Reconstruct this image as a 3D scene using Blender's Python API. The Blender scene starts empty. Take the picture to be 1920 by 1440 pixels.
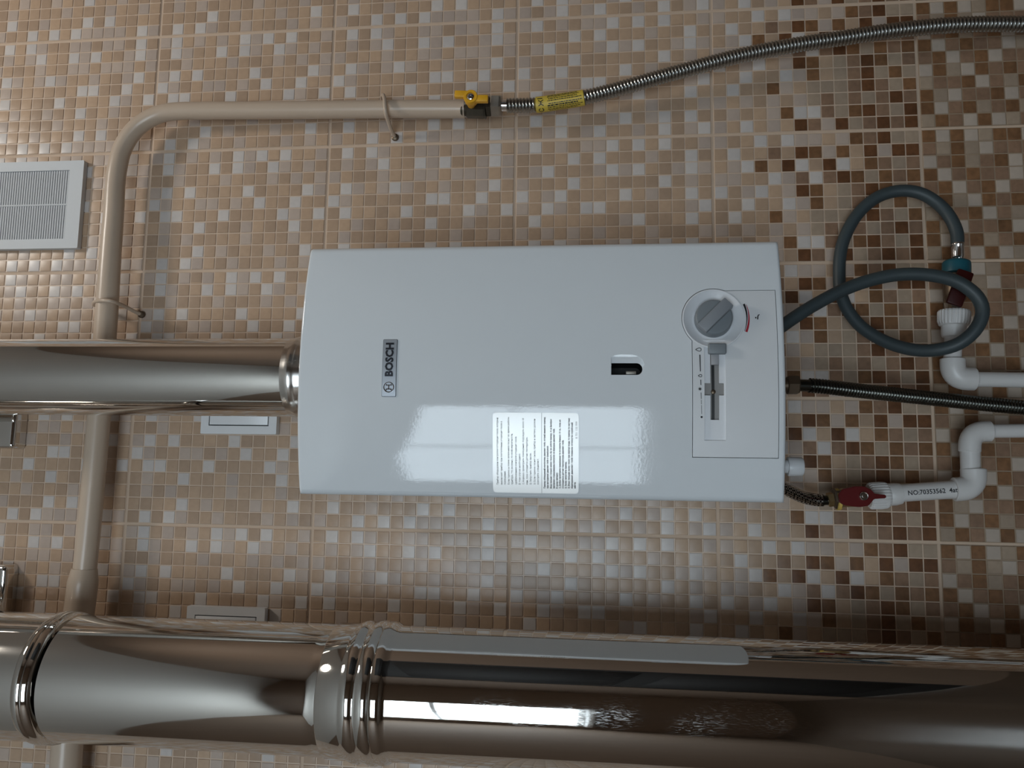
import bpy, bmesh, math, random
from mathutils import Vector, Matrix
random.seed(7)
SC = bpy.context.scene
COL = SC.collection

# ------------------------------------------------------------------ camera
# World: X right, Z up, Y into the tiled wall (its face is y = 0, the room is y < 0).
# The photograph was taken with the phone turned, so the picture's left is up.
OFF = Vector((0.6, 0.0, 2.1))
CAM = Vector((-0.7213, -1.1876, -0.7312)) + OFF
RV = Vector((-0.1175, 0.1089, 0.0094))
FPX = 1500.0
_R = Matrix.Rotation(RV.length, 3, RV.normalized()) @ Matrix(((0, 0, -1), (-1, 0, 0), (0, 1, 0)))
AX, AY, AZ = Vector(_R[0]), Vector(_R[1]), Vector(_R[2])      # picture right, picture down, forward

cd = bpy.data.cameras.new('camera'); cam = bpy.data.objects.new('camera', cd); COL.objects.link(cam)
cd.sensor_width = 36.0; cd.lens = FPX / 1920 * 36.0; cd.clip_start = 0.02
m = Matrix((AX, -AY, -AZ)).transposed().to_4x4(); m.translation = CAM
cam.matrix_world = m
SC.camera = cam

# ------------------------------------------------------------------ light
SC.view_settings.view_transform = 'Standard'
SC.view_settings.look = 'None'
SC.view_settings.gamma = 1.0
SC.view_settings.use_curve_mapping = False
SC.view_settings.exposure = 0.0
w = bpy.data.worlds.new('sky'); SC.world = w; w.use_nodes = True
bg = w.node_tree.nodes['Background']
bg.inputs[0].default_value = (0.80, 0.90, 1.0, 1); bg.inputs[1].default_value = 9.3

RX0, RX1, RY, RZ = -2.60, 1.45, -4.0, 3.2            # room: left, right, rear, ceiling
WX0, WX1, WZ0, WZ1 = -2.27, -0.31, 1.07, 2.70        # window opening in the rear wall
pl = bpy.data.lights.new('window_portal', 'AREA'); pl.shape = 'RECTANGLE'
pl.size = WX1 - WX0; pl.size_y = WZ1 - WZ0; pl.cycles.is_portal = True
po = bpy.data.objects.new('window_portal', pl); COL.objects.link(po)
po.location = ((WX0 + WX1) / 2, RY - 0.02, (WZ0 + WZ1) / 2); po.rotation_euler = (math.radians(90), 0, 0)

ADDED_LAMP = (0.60, -0.80, RZ - 0.05)                       # round ceiling lamp, unseen, added to throw the pipe shadows downward
ld = bpy.data.lights.new('added_ceiling_lamp_light', 'AREA'); ld.shape = 'DISK'; ld.size = 0.30
ld.energy = 8.5; ld.color = (1.0, 0.93, 0.84)
lo = bpy.data.objects.new('added_ceiling_lamp_light', ld); COL.objects.link(lo)
lo.location = (ADDED_LAMP[0], ADDED_LAMP[1], ADDED_LAMP[2] - 0.045)

# ------------------------------------------------------------------ helpers
def ray(u, v):
    return AX * ((u - 960) / FPX) + AY * ((v - 720) / FPX) + AZ
def P(u, v, y):
    """the point at distance -y from the wall that the photograph shows at pixel u, v"""
    d = ray(u, v)
    return CAM + d * ((y - CAM.y) / d.y)
def pix(p):
    q = Vector(p) - CAM
    z = q.dot(AZ)
    return 960 + FPX * q.dot(AX) / z, 720 + FPX * q.dot(AY) / z
def W(path):
    return [P(*p) for p in path]

def link_mesh(name, bm, mat, parent=None, origin=None, smooth=40, recalc=True):
    if recalc: bmesh.ops.recalc_face_normals(bm, faces=bm.faces)
    me = bpy.data.meshes.new(name); bm.to_mesh(me); bm.free()
    return link_data(name, me, mat, parent, origin, smooth)
def root_loc(o):
    l = Vector((0, 0, 0))
    while o is not None:
        l = l + o.location; o = o.parent
    return l
def link_data(name, me, mat, parent=None, origin=None, smooth=40):
    o = bpy.data.objects.new(name, me); COL.objects.link(o)
    if parent is not None:
        o.parent = parent; sh = root_loc(parent)
    else:
        if origin is None and len(me.vertices):
            co = [v.co for v in me.vertices]
            origin = Vector([(min(c[k] for c in co) + max(c[k] for c in co)) / 2 for k in range(3)])
            origin.z = min(c.z for c in co)
        o.location = origin or (0, 0, 0); sh = Vector(origin or (0, 0, 0))
    me.transform(Matrix.Translation(-sh))
    if mat is not None:
        for mm in (mat if isinstance(mat, (list, tuple)) else [mat]): me.materials.append(mm)
    if smooth:
        for p in me.polygons: p.use_smooth = True
        me.set_sharp_from_angle(angle=math.radians(smooth))
    return o
def thing(name, label, cat, loc, group=None):
    o = bpy.data.objects.new(name, None); COL.objects.link(o)
    o.empty_display_size = 0.05; o.location = loc
    return tag(o, label, cat, group)
def tag(o, label, cat, group=None):
    o['label'] = label; o['category'] = cat
    if group: o['group'] = group
    return o
def struct(o, label=None, cat=None):
    o['kind'] = 'structure'
    if label: o['label'] = label
    if cat: o['category'] = cat
    return o

def frames(pts):
    n = len(pts); T = []
    for i in range(n):
        a, b = pts[max(0, i - 1)], pts[min(n - 1, i + 1)]
        T.append((b - a).normalized())
    u = T[0].orthogonal().normalized(); out = []
    for i in range(n):
        u = (u - T[i] * u.dot(T[i])).normalized()
        out.append((T[i], u, T[i].cross(u)))
    return out
def spline(ctrl, step=0.006):
    """Catmull-Rom through the points, resampled evenly; a point may carry a radius as 2nd item"""
    c = [Vector(p) for p in ctrl]
    c = [c[0] * 2 - c[1]] + c + [c[-1] * 2 - c[-2]]
    raw = []
    for i in range(1, len(c) - 2):
        p0, p1, p2, p3 = c[i - 1:i + 3]
        for k in range(24):
            t = k / 24
            raw.append(0.5 * ((2 * p1) + (p2 - p0) * t + (2 * p0 - 5 * p1 + 4 * p2 - p3) * t * t + (3 * p1 - p0 - 3 * p2 + p3) * t ** 3))
    raw.append(c[-2])
    L = [0.0]
    for a, b in zip(raw, raw[1:]): L.append(L[-1] + (b - a).length)
    n = max(2, int(L[-1] / step)); out = []; k = 0
    for i in range(n + 1):
        s = L[-1] * i / n
        while k < len(L) - 2 and L[k + 1] < s: k += 1
        d = L[k + 1] - L[k]
        out.append(raw[k].lerp(raw[k + 1], (s - L[k]) / d if d > 0 else 0))
    return out
def ring_skin(bm, rings, caps=True):
    vs = [[bm.verts.new(p) for p in r] for r in rings]
    for a, b in zip(vs, vs[1:]):
        n = len(a)
        for k in range(n):
            bm.faces.new((a[k], a[(k + 1) % n], b[(k + 1) % n], b[k]))
    if caps:
        bm.faces.new(vs[0][::-1]); bm.faces.new(vs[-1])
    return vs
def add_tube(bm, pts, r, seg=20, caps=True, twist=0.0):
    fr = frames(pts); n = len(pts); rings = []
    for i, (p, (t, u, v)) in enumerate(zip(pts, fr)):
        rr = r(i / (n - 1)) if callable(r) else r
        rings.append([p + (u * math.cos(2 * math.pi * k / seg + twist) + v * math.sin(2 * math.pi * k / seg + twist)) * rr for k in range(seg)])
    ring_skin(bm, rings, caps)
def tube(pts, r, seg=20, caps=True):
    bm = bmesh.new(); add_tube(bm, pts, r, seg, caps); return bm
def corrugated(pts, r, pitch, amp, seg=16):
    L = sum((b - a).length for a, b in zip(pts, pts[1:])); n = int(L / pitch)
    acc = [0.0]
    for a, b in zip(pts, pts[1:]): acc.append(acc[-1] + (b - a).length)
    q = []; k = 0
    for i in range(n * 6 + 1):
        t = L * i / (n * 6)
        while k < len(acc) - 2 and acc[k + 1] < t: k += 1
        q.append(pts[k].lerp(pts[k + 1], (t - acc[k]) / (acc[k + 1] - acc[k])))
    # smooth the frame: tangents come from the coarse path
    fr = frames(pts); rings = []; k = 0
    for i, p in enumerate(q):
        t = L * i / (n * 6)
        while k < len(acc) - 2 and acc[k + 1] < t: k += 1
        u, v = fr[k][1], fr[k][2]
        rr = r - amp * (0.5 - 0.5 * math.cos(2 * math.pi * i / 6)) ** 1.3
        rings.append([p + (u * math.cos(2 * math.pi * m / seg) + v * math.sin(2 * math.pi * m / seg)) * rr for m in range(seg)])
    bm = bmesh.new(); ring_skin(bm, rings); return bm
def add_lathe(bm, p, axis, prof, seg=40, start=0.0, caps=True):
    """prof: list of (distance along axis, radius)"""
    a = Vector(axis).normalized(); u = a.orthogonal().normalized(); v = a.cross(u); p = Vector(p)
    rings = [[p + a * t + (u * math.cos(2 * math.pi * k / seg + start) + v * math.sin(2 * math.pi * k / seg + start)) * max(r, 1e-5) for k in range(seg)] for t, r in prof]
    ring_skin(bm, rings, caps)
def lathe(p, axis, prof, seg=40, start=0.0, caps=True):
    bm = bmesh.new(); add_lathe(bm, p, axis, prof, seg, start, caps); return bm
def add_box(bm, lo, hi, bev=0.0, seg=2):
    r = bmesh.ops.create_cube(bm, size=1.0)
    lo, hi = Vector(lo), Vector(hi); c = (lo + hi) / 2; s = hi - lo
    for v in r['verts']: v.co = Vector((c.x + v.co.x * s.x, c.y + v.co.y * s.y, c.z + v.co.z * s.z))
    if bev:
        es = {e for v in r['verts'] for e in v.link_edges}
        bmesh.ops.bevel(bm, geom=list(es), offset=bev, segments=seg, affect='EDGES', profile=0.5)
def box(lo, hi, bev=0.0, seg=2):
    bm = bmesh.new(); add_box(bm, lo, hi, bev, seg); return bm
def knurled(p, axis, prof, ribs=28, depth=0.0011):
    """a lathe whose skirt is ribbed: prof rows are (distance, radius, ribbed 0/1)"""
    a = Vector(axis).normalized(); u = a.orthogonal().normalized(); v = a.cross(u); p = Vector(p); seg = ribs * 4
    bm = bmesh.new(); rings = []
    for t, r, k in prof:
        row = []
        for s in range(seg):
            rr = r - (depth * k if s % 4 in (2, 3) else 0)
            an = 2 * math.pi * s / seg
            row.append(p + a * t + (u * math.cos(an) + v * math.sin(an)) * rr)
        rings.append(row)
    ring_skin(bm, rings); return bm
def rounded(x0, x1, z0, z1, r, n=6):
    out = []
    for cx, cz, a0 in ((x1 - r, z1 - r, 0), (x0 + r, z1 - r, 90), (x0 + r, z0 + r, 180), (x1 - r, z0 + r, 270)):
        for k in range(n + 1):
            a = math.radians(a0 + 90 * k / n); out.append((cx + r * math.cos(a), cz + r * math.sin(a)))
    return out
def prism(poly, y0, y1, holes=(), bev=0):
    """outline in the wall plane (x, z), from depth y0 to y1"""
    return patch(poly, holes, 0.0, y1 - y0, lambda x, z: y0, cuts_x=(), cuts_z=())
def patch(outer, holes, off, thick, yf, cuts_x, cuts_z=()):
    """outline (x, z) with holes, laid on the surface y = yf(x, z), proud by off, thick deep"""
    bm = bmesh.new()
    for loop in [outer] + list(holes):
        vs = [bm.verts.new((x, 0, z)) for x, z in loop]
        for a, b in zip(vs, vs[1:] + vs[:1]): bm.edges.new((a, b))
    bmesh.ops.triangle_fill(bm, edges=bm.edges[:], use_beauty=True, use_dissolve=False, normal=(0, -1, 0))
    for x in cuts_x:
        bmesh.ops.bisect_plane(bm, geom=bm.verts[:] + bm.edges[:] + bm.faces[:], plane_co=(x, 0, 0), plane_no=(1, 0, 0), dist=1e-6)
    for z in cuts_z:
        bmesh.ops.bisect_plane(bm, geom=bm.verts[:] + bm.edges[:] + bm.faces[:], plane_co=(0, 0, z), plane_no=(0, 0, 1), dist=1e-6)
    if thick:
        r = bmesh.ops.extrude_face_region(bm, geom=bm.faces[:], use_keep_orig=True)
        for g in r['geom']:
            if isinstance(g, bmesh.types.BMVert): g.co.y += thick
    for v in bm.verts:
        v.co.y = yf(v.co.x, v.co.z) - off + v.co.y
    return bm
def text_mesh(s, size, align='LEFT', bold=0.0):
    cu = bpy.data.curves.new('t', 'FONT'); cu.body = s; cu.size = size; cu.align_x = align; cu.offset = bold; cu.resolution_u = 2
    o = bpy.data.objects.new('t', cu); COL.objects.link(o)
    me = bpy.data.meshes.new_from_object(o)
    bpy.data.objects.remove(o); bpy.data.curves.remove(cu)
    return me
def add_text(bm, s, size, fn, align='LEFT', bold=0.0, width=None):
    """flat lettering; fn maps the text's own (x, y) to a point in the room"""
    me = text_mesh(s, size, align, bold)
    if not len(me.vertices): return
    k = 1.0
    if width:
        xs = [v.co.x for v in me.vertices]; k = width / (max(xs) - min(xs))
    for v in me.vertices: v.co = fn(v.co.x * k, v.co.y)
    bm.from_mesh(me); bpy.data.meshes.remove(me)

# ------------------------------------------------------------------ materials
def nt(name):
    mt = bpy.data.materials.new(name); mt.use_nodes = True
    return mt, mt.node_tree.nodes, mt.node_tree.links, mt.node_tree.nodes['Principled BSDF']
def plain(name, col, rough=0.5, metal=0.0, spec=0.5, noise=0.06, nscale=30.0, bump=0.0, bscale=200.0, rvar=0.0, stretch=(1, 1, 1), coat=0.0):
    mt, N, L, b = nt(name)
    b.inputs['Metallic'].default_value = metal
    b.inputs['Specular IOR Level'].default_value = spec
    b.inputs['Coat Weight'].default_value = coat
    geo = N.new('ShaderNodeNewGeometry'); mp = N.new('ShaderNodeMapping'); mp.inputs['Scale'].default_value = stretch
    L.new(geo.outputs['Position'], mp.inputs['Vector'])
    tx = N.new('ShaderNodeTexNoise'); tx.inputs['Scale'].default_value = nscale; tx.inputs['Detail'].default_value = 4
    L.new(mp.outputs[0], tx.inputs['Vector'])
    mx = N.new('ShaderNodeMix'); mx.data_type = 'RGBA'
    mx.inputs['A'].default_value = (*[c * (1 - noise) for c in col], 1); mx.inputs['B'].default_value = (*[min(1, c * (1 + noise)) for c in col], 1)
    L.new(tx.outputs['Fac'], mx.inputs['Factor']); L.new(mx.outputs['Result'], b.inputs['Base Color'])
    mr = N.new('ShaderNodeMapRange'); mr.inputs['To Min'].default_value = max(0.0, rough - rvar); mr.inputs['To Max'].default_value = rough + rvar
    L.new(tx.outputs['Fac'], mr.inputs['Value']); L.new(mr.outputs[0], b.inputs['Roughness'])
    if bump:
        t2 = N.new('ShaderNodeTexNoise'); t2.inputs['Scale'].default_value = bscale; t2.inputs['Detail'].default_value = 2
        L.new(mp.outputs[0], t2.inputs['Vector'])
        bp = N.new('ShaderNodeBump'); bp.inputs['Strength'].default_value = bump; bp.inputs['Distance'].default_value = 0.001
        L.new(t2.outputs['Fac'], bp.inputs['Height']); L.new(bp.outputs[0], b.inputs['Normal'])
    return mt
PITCH_X, PITCH_Z = 0.2004, 0.3
def glaze(name, col, var=0.12, mottle=0.10):
    """glazed mosaic square: its colour drifts from square to square and a little inside one"""
    mt, N, L, b = nt(name)
    geo = N.new('ShaderNodeNewGeometry')
    sn = N.new('ShaderNodeVectorMath'); sn.operation = 'MULTIPLY'; sn.inputs[1].default_value = (1 / 0.02004, 0, 1 / 0.02)
    L.new(geo.outputs['Position'], sn.inputs[0])
    fl = N.new('ShaderNodeVectorMath'); fl.operation = 'FLOOR'; L.new(sn.outputs[0], fl.inputs[0])
    wn = N.new('ShaderNodeTexWhiteNoise'); wn.noise_dimensions = '3D'; L.new(fl.outputs[0], wn.inputs['Vector'])
    tx = N.new('ShaderNodeTexNoise'); tx.inputs['Scale'].default_value = 130; tx.inputs['Detail'].default_value = 5
    L.new(geo.outputs['Position'], tx.inputs['Vector'])
    m1 = N.new('ShaderNodeMix'); m1.data_type = 'RGBA'
    m1.inputs['A'].default_value = (*[c * (1 - var) for c in col], 1)
    m1.inputs['B'].default_value = (min(1, col[0] * (1 + var)), min(1, col[1] * (1 + var * .9)), min(1, col[2] * (1 + var * .6)), 1)
    L.new(wn.outputs['Value'], m1.inputs['Factor'])
    mr = N.new('ShaderNodeMapRange'); mr.inputs['From Min'].default_value = 0.25; mr.inputs['From Max'].default_value = 0.75
    mr.inputs['To Min'].default_value = 1 - mottle; mr.inputs['To Max'].default_value = 1 + mottle
    L.new(tx.outputs['Fac'], mr.inputs['Value'])
    m2 = N.new('ShaderNodeMix'); m2.data_type = 'RGBA'; m2.blend_type = 'MULTIPLY'; m2.inputs['Factor'].default_value = 1
    L.new(m1.outputs['Result'], m2.inputs['A']); L.new(mr.outputs[0], m2.inputs['B'])
    L.new(m2.outputs['Result'], b.inputs['Base Color'])
    b.inputs['Roughness'].default_value = 0.30; b.inputs['Specular IOR Level'].default_value = 0.40
    return mt
def chrome(name, col=(0.70, 0.68, 0.65), rough=0.06, wob=0.05, scratch=0.0):
    mt, N, L, b = nt(name)
    b.inputs['Metallic'].default_value = 1.0; b.inputs['Base Color'].default_value = (*col, 1)
    geo = N.new('ShaderNodeNewGeometry'); mp = N.new('ShaderNodeMapping'); mp.inputs['Scale'].default_value = (60, 60, 4)
    L.new(geo.outputs['Position'], mp.inputs['Vector'])
    tx = N.new('ShaderNodeTexNoise'); tx.inputs['Scale'].default_value = 1.0; tx.inputs['Detail'].default_value = 6
    L.new(mp.outputs[0], tx.inputs['Vector'])
    mr = N.new('ShaderNodeMapRange'); mr.inputs['From Min'].default_value = 0.35; mr.inputs['From Max'].default_value = 0.75
    mr.inputs['To Min'].default_value = rough * 0.7; mr.inputs['To Max'].default_value = rough * 1.6
    L.new(tx.outputs['Fac'], mr.inputs['Value'])
    last = mr.outputs[0]
    if scratch:                                      # hair scratches and dried splashes on the sheet metal
        m2 = N.new('ShaderNodeMapping'); m2.inputs['Scale'].default_value = (2400, 2400, 150); m2.inputs['Rotation'].default_value = (0.0, 0.12, 0.0)
        L.new(geo.outputs['Position'], m2.inputs['Vector'])
        t2 = N.new('ShaderNodeTexNoise'); t2.inputs['Scale'].default_value = 1.0; t2.inputs['Detail'].default_value = 3
        L.new(m2.outputs[0], t2.inputs['Vector'])
        t3 = N.new('ShaderNodeTexNoise'); t3.inputs['Scale'].default_value = 9.0; t3.inputs['Detail'].default_value = 2
        L.new(geo.outputs['Position'], t3.inputs['Vector'])
        r2 = N.new('ShaderNodeMapRange'); r2.inputs['From Min'].default_value = 0.56; r2.inputs['From Max'].default_value = 0.63
        L.new(t2.outputs['Fac'], r2.inputs['Value'])
        r3 = N.new('ShaderNodeMapRange'); r3.inputs['From Min'].default_value = 0.52; r3.inputs['From Max'].default_value = 0.74
        L.new(t3.outputs['Fac'], r3.inputs['Value'])
        mu = N.new('ShaderNodeMath'); mu.operation = 'MULTIPLY'; L.new(r2.outputs[0], mu.inputs[0]); L.new(r3.outputs[0], mu.inputs[1])
        ma = N.new('ShaderNodeMath'); ma.operation = 'MULTIPLY_ADD'; ma.inputs[1].default_value = scratch
        L.new(mu.outputs[0], ma.inputs[0]); L.new(last, ma.inputs[2]); last = ma.outputs[0]
    L.new(last, b.inputs['Roughness'])
    t4 = N.new('ShaderNodeTexNoise'); t4.inputs['Scale'].default_value = 7.0; t4.inputs['Detail'].default_value = 1
    L.new(geo.outputs['Position'], t4.inputs['Vector'])
    bp = N.new('ShaderNodeBump'); bp.inputs['Strength'].default_value = wob; bp.inputs['Distance'].default_value = 0.01
    L.new(t4.outputs['Fac'], bp.inputs['Height']); L.new(bp.outputs[0], b.inputs['Normal'])
    return mt
M = {
 'W': glaze('glaze_white', (0.57, 0.52, 0.49), 0.06, 0.04),
 'P': glaze('glaze_pink_beige', (0.47, 0.376, 0.317), 0.08, 0.04),
 'T': glaze('glaze_tan', (0.445, 0.312, 0.218), 0.14, 0.05),
 'M': glaze('glaze_mid_brown', (0.26, 0.16, 0.105), 0.12, 0.16),
 'B': glaze('glaze_brown', (0.205, 0.105, 0.052), 0.14, 0.22),
 'D': glaze('glaze_dark_brown', (0.135, 0.060, 0.028), 0.14, 0.25),
 'G': glaze('glaze_grey_beige', (0.36, 0.275, 0.205), 0.10, 0.08),
 'L': glaze('glaze_light_beige', (0.47, 0.39, 0.325), 0.06, 0.05),
 'tile_light': plain('tile_edge_light', (0.60, 0.46, 0.35), 0.35, noise=0.04),
 'tile_dark': plain('tile_edge_dark', (0.33, 0.245, 0.17), 0.35, noise=0.05),
 'grout': plain('grout', (0.58, 0.44, 0.33), 0.85, noise=0.08, nscale=60),
 'enamel': plain('white_enamel', (0.72, 0.76, 0.79), 0.05, noise=0.01, bump=0.035, bscale=330, spec=0.5),
 'panel': plain('white_plastic', (0.70, 0.72, 0.74), 0.32, noise=0.01),
 'dish': plain('white_dish_plastic', (0.74, 0.76, 0.79), 0.28, noise=0.01),
 'knob': plain('grey_plastic', (0.20, 0.225, 0.245), 0.45, noise=0.02),
 'knob_light': plain('light_grey_plastic', (0.34, 0.345, 0.365), 0.5, noise=0.02),
 'slot': plain('grey_metal_slot', (0.27, 0.26, 0.25), 0.5, noise=0.05),
 'black': plain('black', (0.006, 0.006, 0.006), 0.5, noise=0.0),
 'ink': plain('black_print', (0.012, 0.012, 0.014), 0.5, noise=0.0),
 'ink_grey': plain('grey_print', (0.17, 0.17, 0.17), 0.6, noise=0.0),
 'red_ink': plain('red_print', (0.38, 0.012, 0.03), 0.5, noise=0.0),
 'sticker': plain('sticker_paper', (0.90, 0.90, 0.88), 0.27, metal=0.13, noise=0.0, spec=0.5),
 'badge': plain('badge_silver', (0.46, 0.49, 0.53), 0.35, metal=0.6, noise=0.03),
 'badge_dark': plain('badge_letters', (0.075, 0.08, 0.095), 0.25, metal=0.7, noise=0.02),
 'chrome': chrome('polished_steel', rough=0.05, wob=0.05),
 'chrome2': chrome('polished_steel_scratched', rough=0.03, wob=0.04, scratch=0.22),
 'satin': chrome('satin_steel', rough=0.22, wob=0.02),
 'bright': chrome('bright_chrome', (0.8, 0.8, 0.8), 0.1, 0.0),
 'steel': plain('corrugated_steel', (0.38, 0.385, 0.37), 0.22, metal=1.0, noise=0.1, nscale=80),
 'steel_dark': plain('corrugated_steel_dark', (0.105, 0.108, 0.098), 0.2, metal=1.0, noise=0.15, nscale=80),
 'nut': plain('dull_nickel', (0.44, 0.40, 0.35), 0.45, metal=0.9, noise=0.12, nscale=80),
 'nut_dark': plain('dark_bronze', (0.16, 0.12, 0.085), 0.42, metal=0.8, noise=0.15, nscale=80),
 'valve': plain('blackened_brass', (0.105, 0.095, 0.075), 0.35, metal=0.8, noise=0.2, nscale=90),
 'brass': plain('brass', (0.42, 0.30, 0.15), 0.38, metal=0.9, noise=0.15, nscale=70),
 'yellow': plain('yellow_handle', (0.72, 0.37, 0.018), 0.42, noise=0.05),
 'yellow_tape': plain('yellow_tape', (0.62, 0.43, 0.10), 0.6, noise=0.12, nscale=150),
 'yellow_label': plain('yellow_label', (0.66, 0.48, 0.07), 0.5, noise=0.05),
 'red': plain('red_handle', (0.10, 0.004, 0.004), 0.38, noise=0.1, spec=0.25),
 'red_shaded': plain('red_handle_shaded', (0.035, 0.003, 0.002), 0.5, noise=0.1, spec=0.25),  # same red handle, with the shade behind the hose put into its colour
 'cream': plain('cream_gloss_paint', (0.53, 0.42, 0.325), 0.30, noise=0.03, nscale=40, bump=0.12, bscale=90),
 'chip': plain('bare_thread', (0.42, 0.38, 0.34), 0.7, noise=0.3, nscale=200),
 'rubber': plain('grey_rubber', (0.040, 0.056, 0.062), 0.5, noise=0.06, nscale=60),
 'ppr': plain('white_polypropylene', (0.66, 0.645, 0.63), 0.34, noise=0.02),
 'teal': plain('teal_nut', (0.008, 0.085, 0.115), 0.45, noise=0.05),
 'vent': plain('vent_plastic', (0.58, 0.60, 0.615), 0.6, noise=0.01),
 'vent_dark': plain('vent_grille_plastic', (0.53, 0.545, 0.56), 0.65, noise=0.01),
 'plate': plain('cover_plate_plastic', (0.74, 0.75, 0.76), 0.3, noise=0.01),
 'ceiling': plain('ceiling_paint', (0.66, 0.64, 0.60), 0.8, noise=0.03, nscale=3),
 'wall_paint': plain('brown_wall', (0.22, 0.155, 0.112), 0.6, noise=0.08, nscale=6),
 'wood': plain('dark_wood', (0.16, 0.11, 0.075), 0.5, noise=0.25, nscale=5, stretch=(1, 1, 8)),
 'floor': plain('floor_tile', (0.09, 0.065, 0.048), 0.35, noise=0.12, nscale=5),
 'frame': plain('window_frame_white', (0.72, 0.72, 0.72), 0.4, noise=0.01),
 'door': plain('dark_door', (0.010, 0.008, 0.007), 0.6, noise=0.2, nscale=5, stretch=(1, 1, 8)),
}
def braid():
    mt, N, L, b = nt('steel_braid')
    b.inputs['Metallic'].default_value = 1.0; b.inputs['Roughness'].default_value = 0.22
    geo = N.new('ShaderNodeNewGeometry'); ck = N.new('ShaderNodeTexChecker'); ck.inputs['Scale'].default_value = 420
    ck.inputs['Color1'].default_value = (0.75, 0.75, 0.72, 1); ck.inputs['Color2'].default_value = (0.03, 0.03, 0.03, 1)
    L.new(geo.outputs['Position'], ck.inputs['Vector']); L.new(ck.outputs[0], b.inputs['Base Color'])
    return mt
M['braid'] = braid()
def pane():
    mt, N, L, b = nt('window_glass')
    tr = N.new('ShaderNodeBsdfTransparent'); tr.inputs[0].default_value = (0.93, 0.95, 0.95, 1)
    gl = N.new('ShaderNodeBsdfGlossy'); gl.inputs['Roughness'].default_value = 0.01
    ms = N.new('ShaderNodeMixShader'); ms.inputs[0].default_value = 0.06
    L.new(tr.outputs[0], ms.inputs[1]); L.new(gl.outputs[0], ms.inputs[2]); L.new(ms.outputs[0], N['Material Output'].inputs[0])
    return mt
M['glass'] = pane()
def lampglow():
    mt, N, L, b = nt('added_lamp_diffuser')
    b.inputs['Base Color'].default_value = (0.9, 0.9, 0.88, 1); b.inputs['Roughness'].default_value = 0.5
    b.inputs['Emission Color'].default_value = (1.0, 0.93, 0.84, 1); b.inputs['Emission Strength'].default_value = 0.6
    return mt
M['lamp'] = lampglow()

# ------------------------------------------------------------------ the room
T_ = 0.12
wall_back = struct(link_mesh('wall_back', box((RX0 - T_, 0.0, -0.0), (RX1 + T_, T_, RZ)), M['grout'], smooth=0))
wall_back['label'] = 'beige and brown mosaic tiled wall behind the water heater'
struct(link_mesh('floor', box((RX0 - T_, RY - T_, -0.1), (RX1 + T_, T_, 0.0)), M['floor'], smooth=0))
struct(link_mesh('ceiling', box((RX0 - T_, RY - T_, RZ), (RX1 + T_, T_, RZ + 0.1)), M['ceiling'], smooth=0))
struct(link_mesh('wall_left', box((RX0 - T_, RY, 0), (RX0, 0, RZ)), M['wall_paint'], smooth=0))
DY0, DY1, DZ = -2.50, -1.00, 2.15
bm = bmesh.new()
add_box(bm, (RX1, RY, 0), (RX1 + T_, DY0, RZ)); add_box(bm, (RX1, DY1, 0), (RX1 + T_, 0, RZ)); add_box(bm, (RX1, DY0, DZ), (RX1 + T_, DY1, RZ))
struct(link_mesh('wall_right', bm, M['wall_paint'], smooth=0))
bm = bmesh.new()
add_box(bm, (RX0, RY - T_, 0), (WX0, RY, RZ)); add_box(bm, (WX1, RY - T_, 0), (RX1, RY, RZ))
add_box(bm, (WX0, RY - T_, 0), (WX1, RY, WZ0)); add_box(bm, (WX0, RY - T_, WZ1), (WX1, RY, RZ))
struct(link_mesh('wall_rear', bm, M['wall_paint'], smooth=0))
win = bpy.data.objects.new('window_1', None); COL.objects.link(win); win.location = ((WX0 + WX1) / 2, RY - 0.06, WZ0); struct(win)
bm = bmesh.new(); f = 0.045; h = 0.014
xm = (WX0 + WX1) / 2; zm = (WZ0 + WZ1) / 2
add_box(bm, (WX0, RY - .09, WZ0), (WX1, RY - .03, WZ0 + f), .004); add_box(bm, (WX0, RY - .09, WZ1 - f), (WX1, RY - .03, WZ1), .004)
add_box(bm, (WX0, RY - .09, WZ0), (WX0 + f, RY - .03, WZ1), .004); add_box(bm, (WX1 - f, RY - .09, WZ0), (WX1, RY - .03, WZ1), .004)
add_box(bm, (xm - h, RY - .09, WZ0), (xm + h, RY - .03, WZ1), .004); add_box(bm, (WX0, RY - .09, zm - h), (WX1, RY - .03, zm + h), .004)
link_mesh('window_frame', bm, M['frame'], win)
for a, b in ((WX0 + f, xm - h), (xm + h, WX1 - f)):
    for c, d in ((WZ0 + f, zm - h), (zm + h, WZ1 - f)):
        link_mesh('window_pane', box((a, RY - .064, c), (b, RY - .058, d)), M['glass'], win, smooth=0)
link_mesh('window_sill', box((WX0 - .05, RY - .03, WZ0 - .03), (WX1 + .05, RY + .16, WZ0), .004), M['frame'], win)
door = bpy.data.objects.new('door_1', None); COL.objects.link(door); door.location = (RX1 + .06, (DY0 + DY1) / 2, 0); struct(door)
link_mesh('door_leaf', box((RX1 + .03, DY0, 0.005), (RX1 + .07, DY1, DZ)), M['door'], door, smooth=0)
for a, b in ((0.15, 0.95), (1.05, 1.9)):
    link_mesh('door_panel', box((RX1 + .02, DY0 + .12, a), (RX1 + .032, DY1 - .12, b), .006), M['door'], door)
lamp = thing('added_ceiling_lamp', 'round white ceiling lamp, unseen, added to light the wall from above', 'lamp', (ADDED_LAMP[0], ADDED_LAMP[1], RZ - .045))
link_mesh('added_lamp_base', lathe((ADDED_LAMP[0], ADDED_LAMP[1], RZ), (0, 0, -1), [(0, .17), (.02, .17), (.022, .165)]), M['frame'], lamp)
link_mesh('added_lamp_diffuser', lathe((ADDED_LAMP[0], ADDED_LAMP[1], RZ - .022), (0, 0, -1), [(0, .16), (.01, .158), (.035, .12), (.045, .06), (.046, 0.001)]), M['lamp'], lamp)

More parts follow.
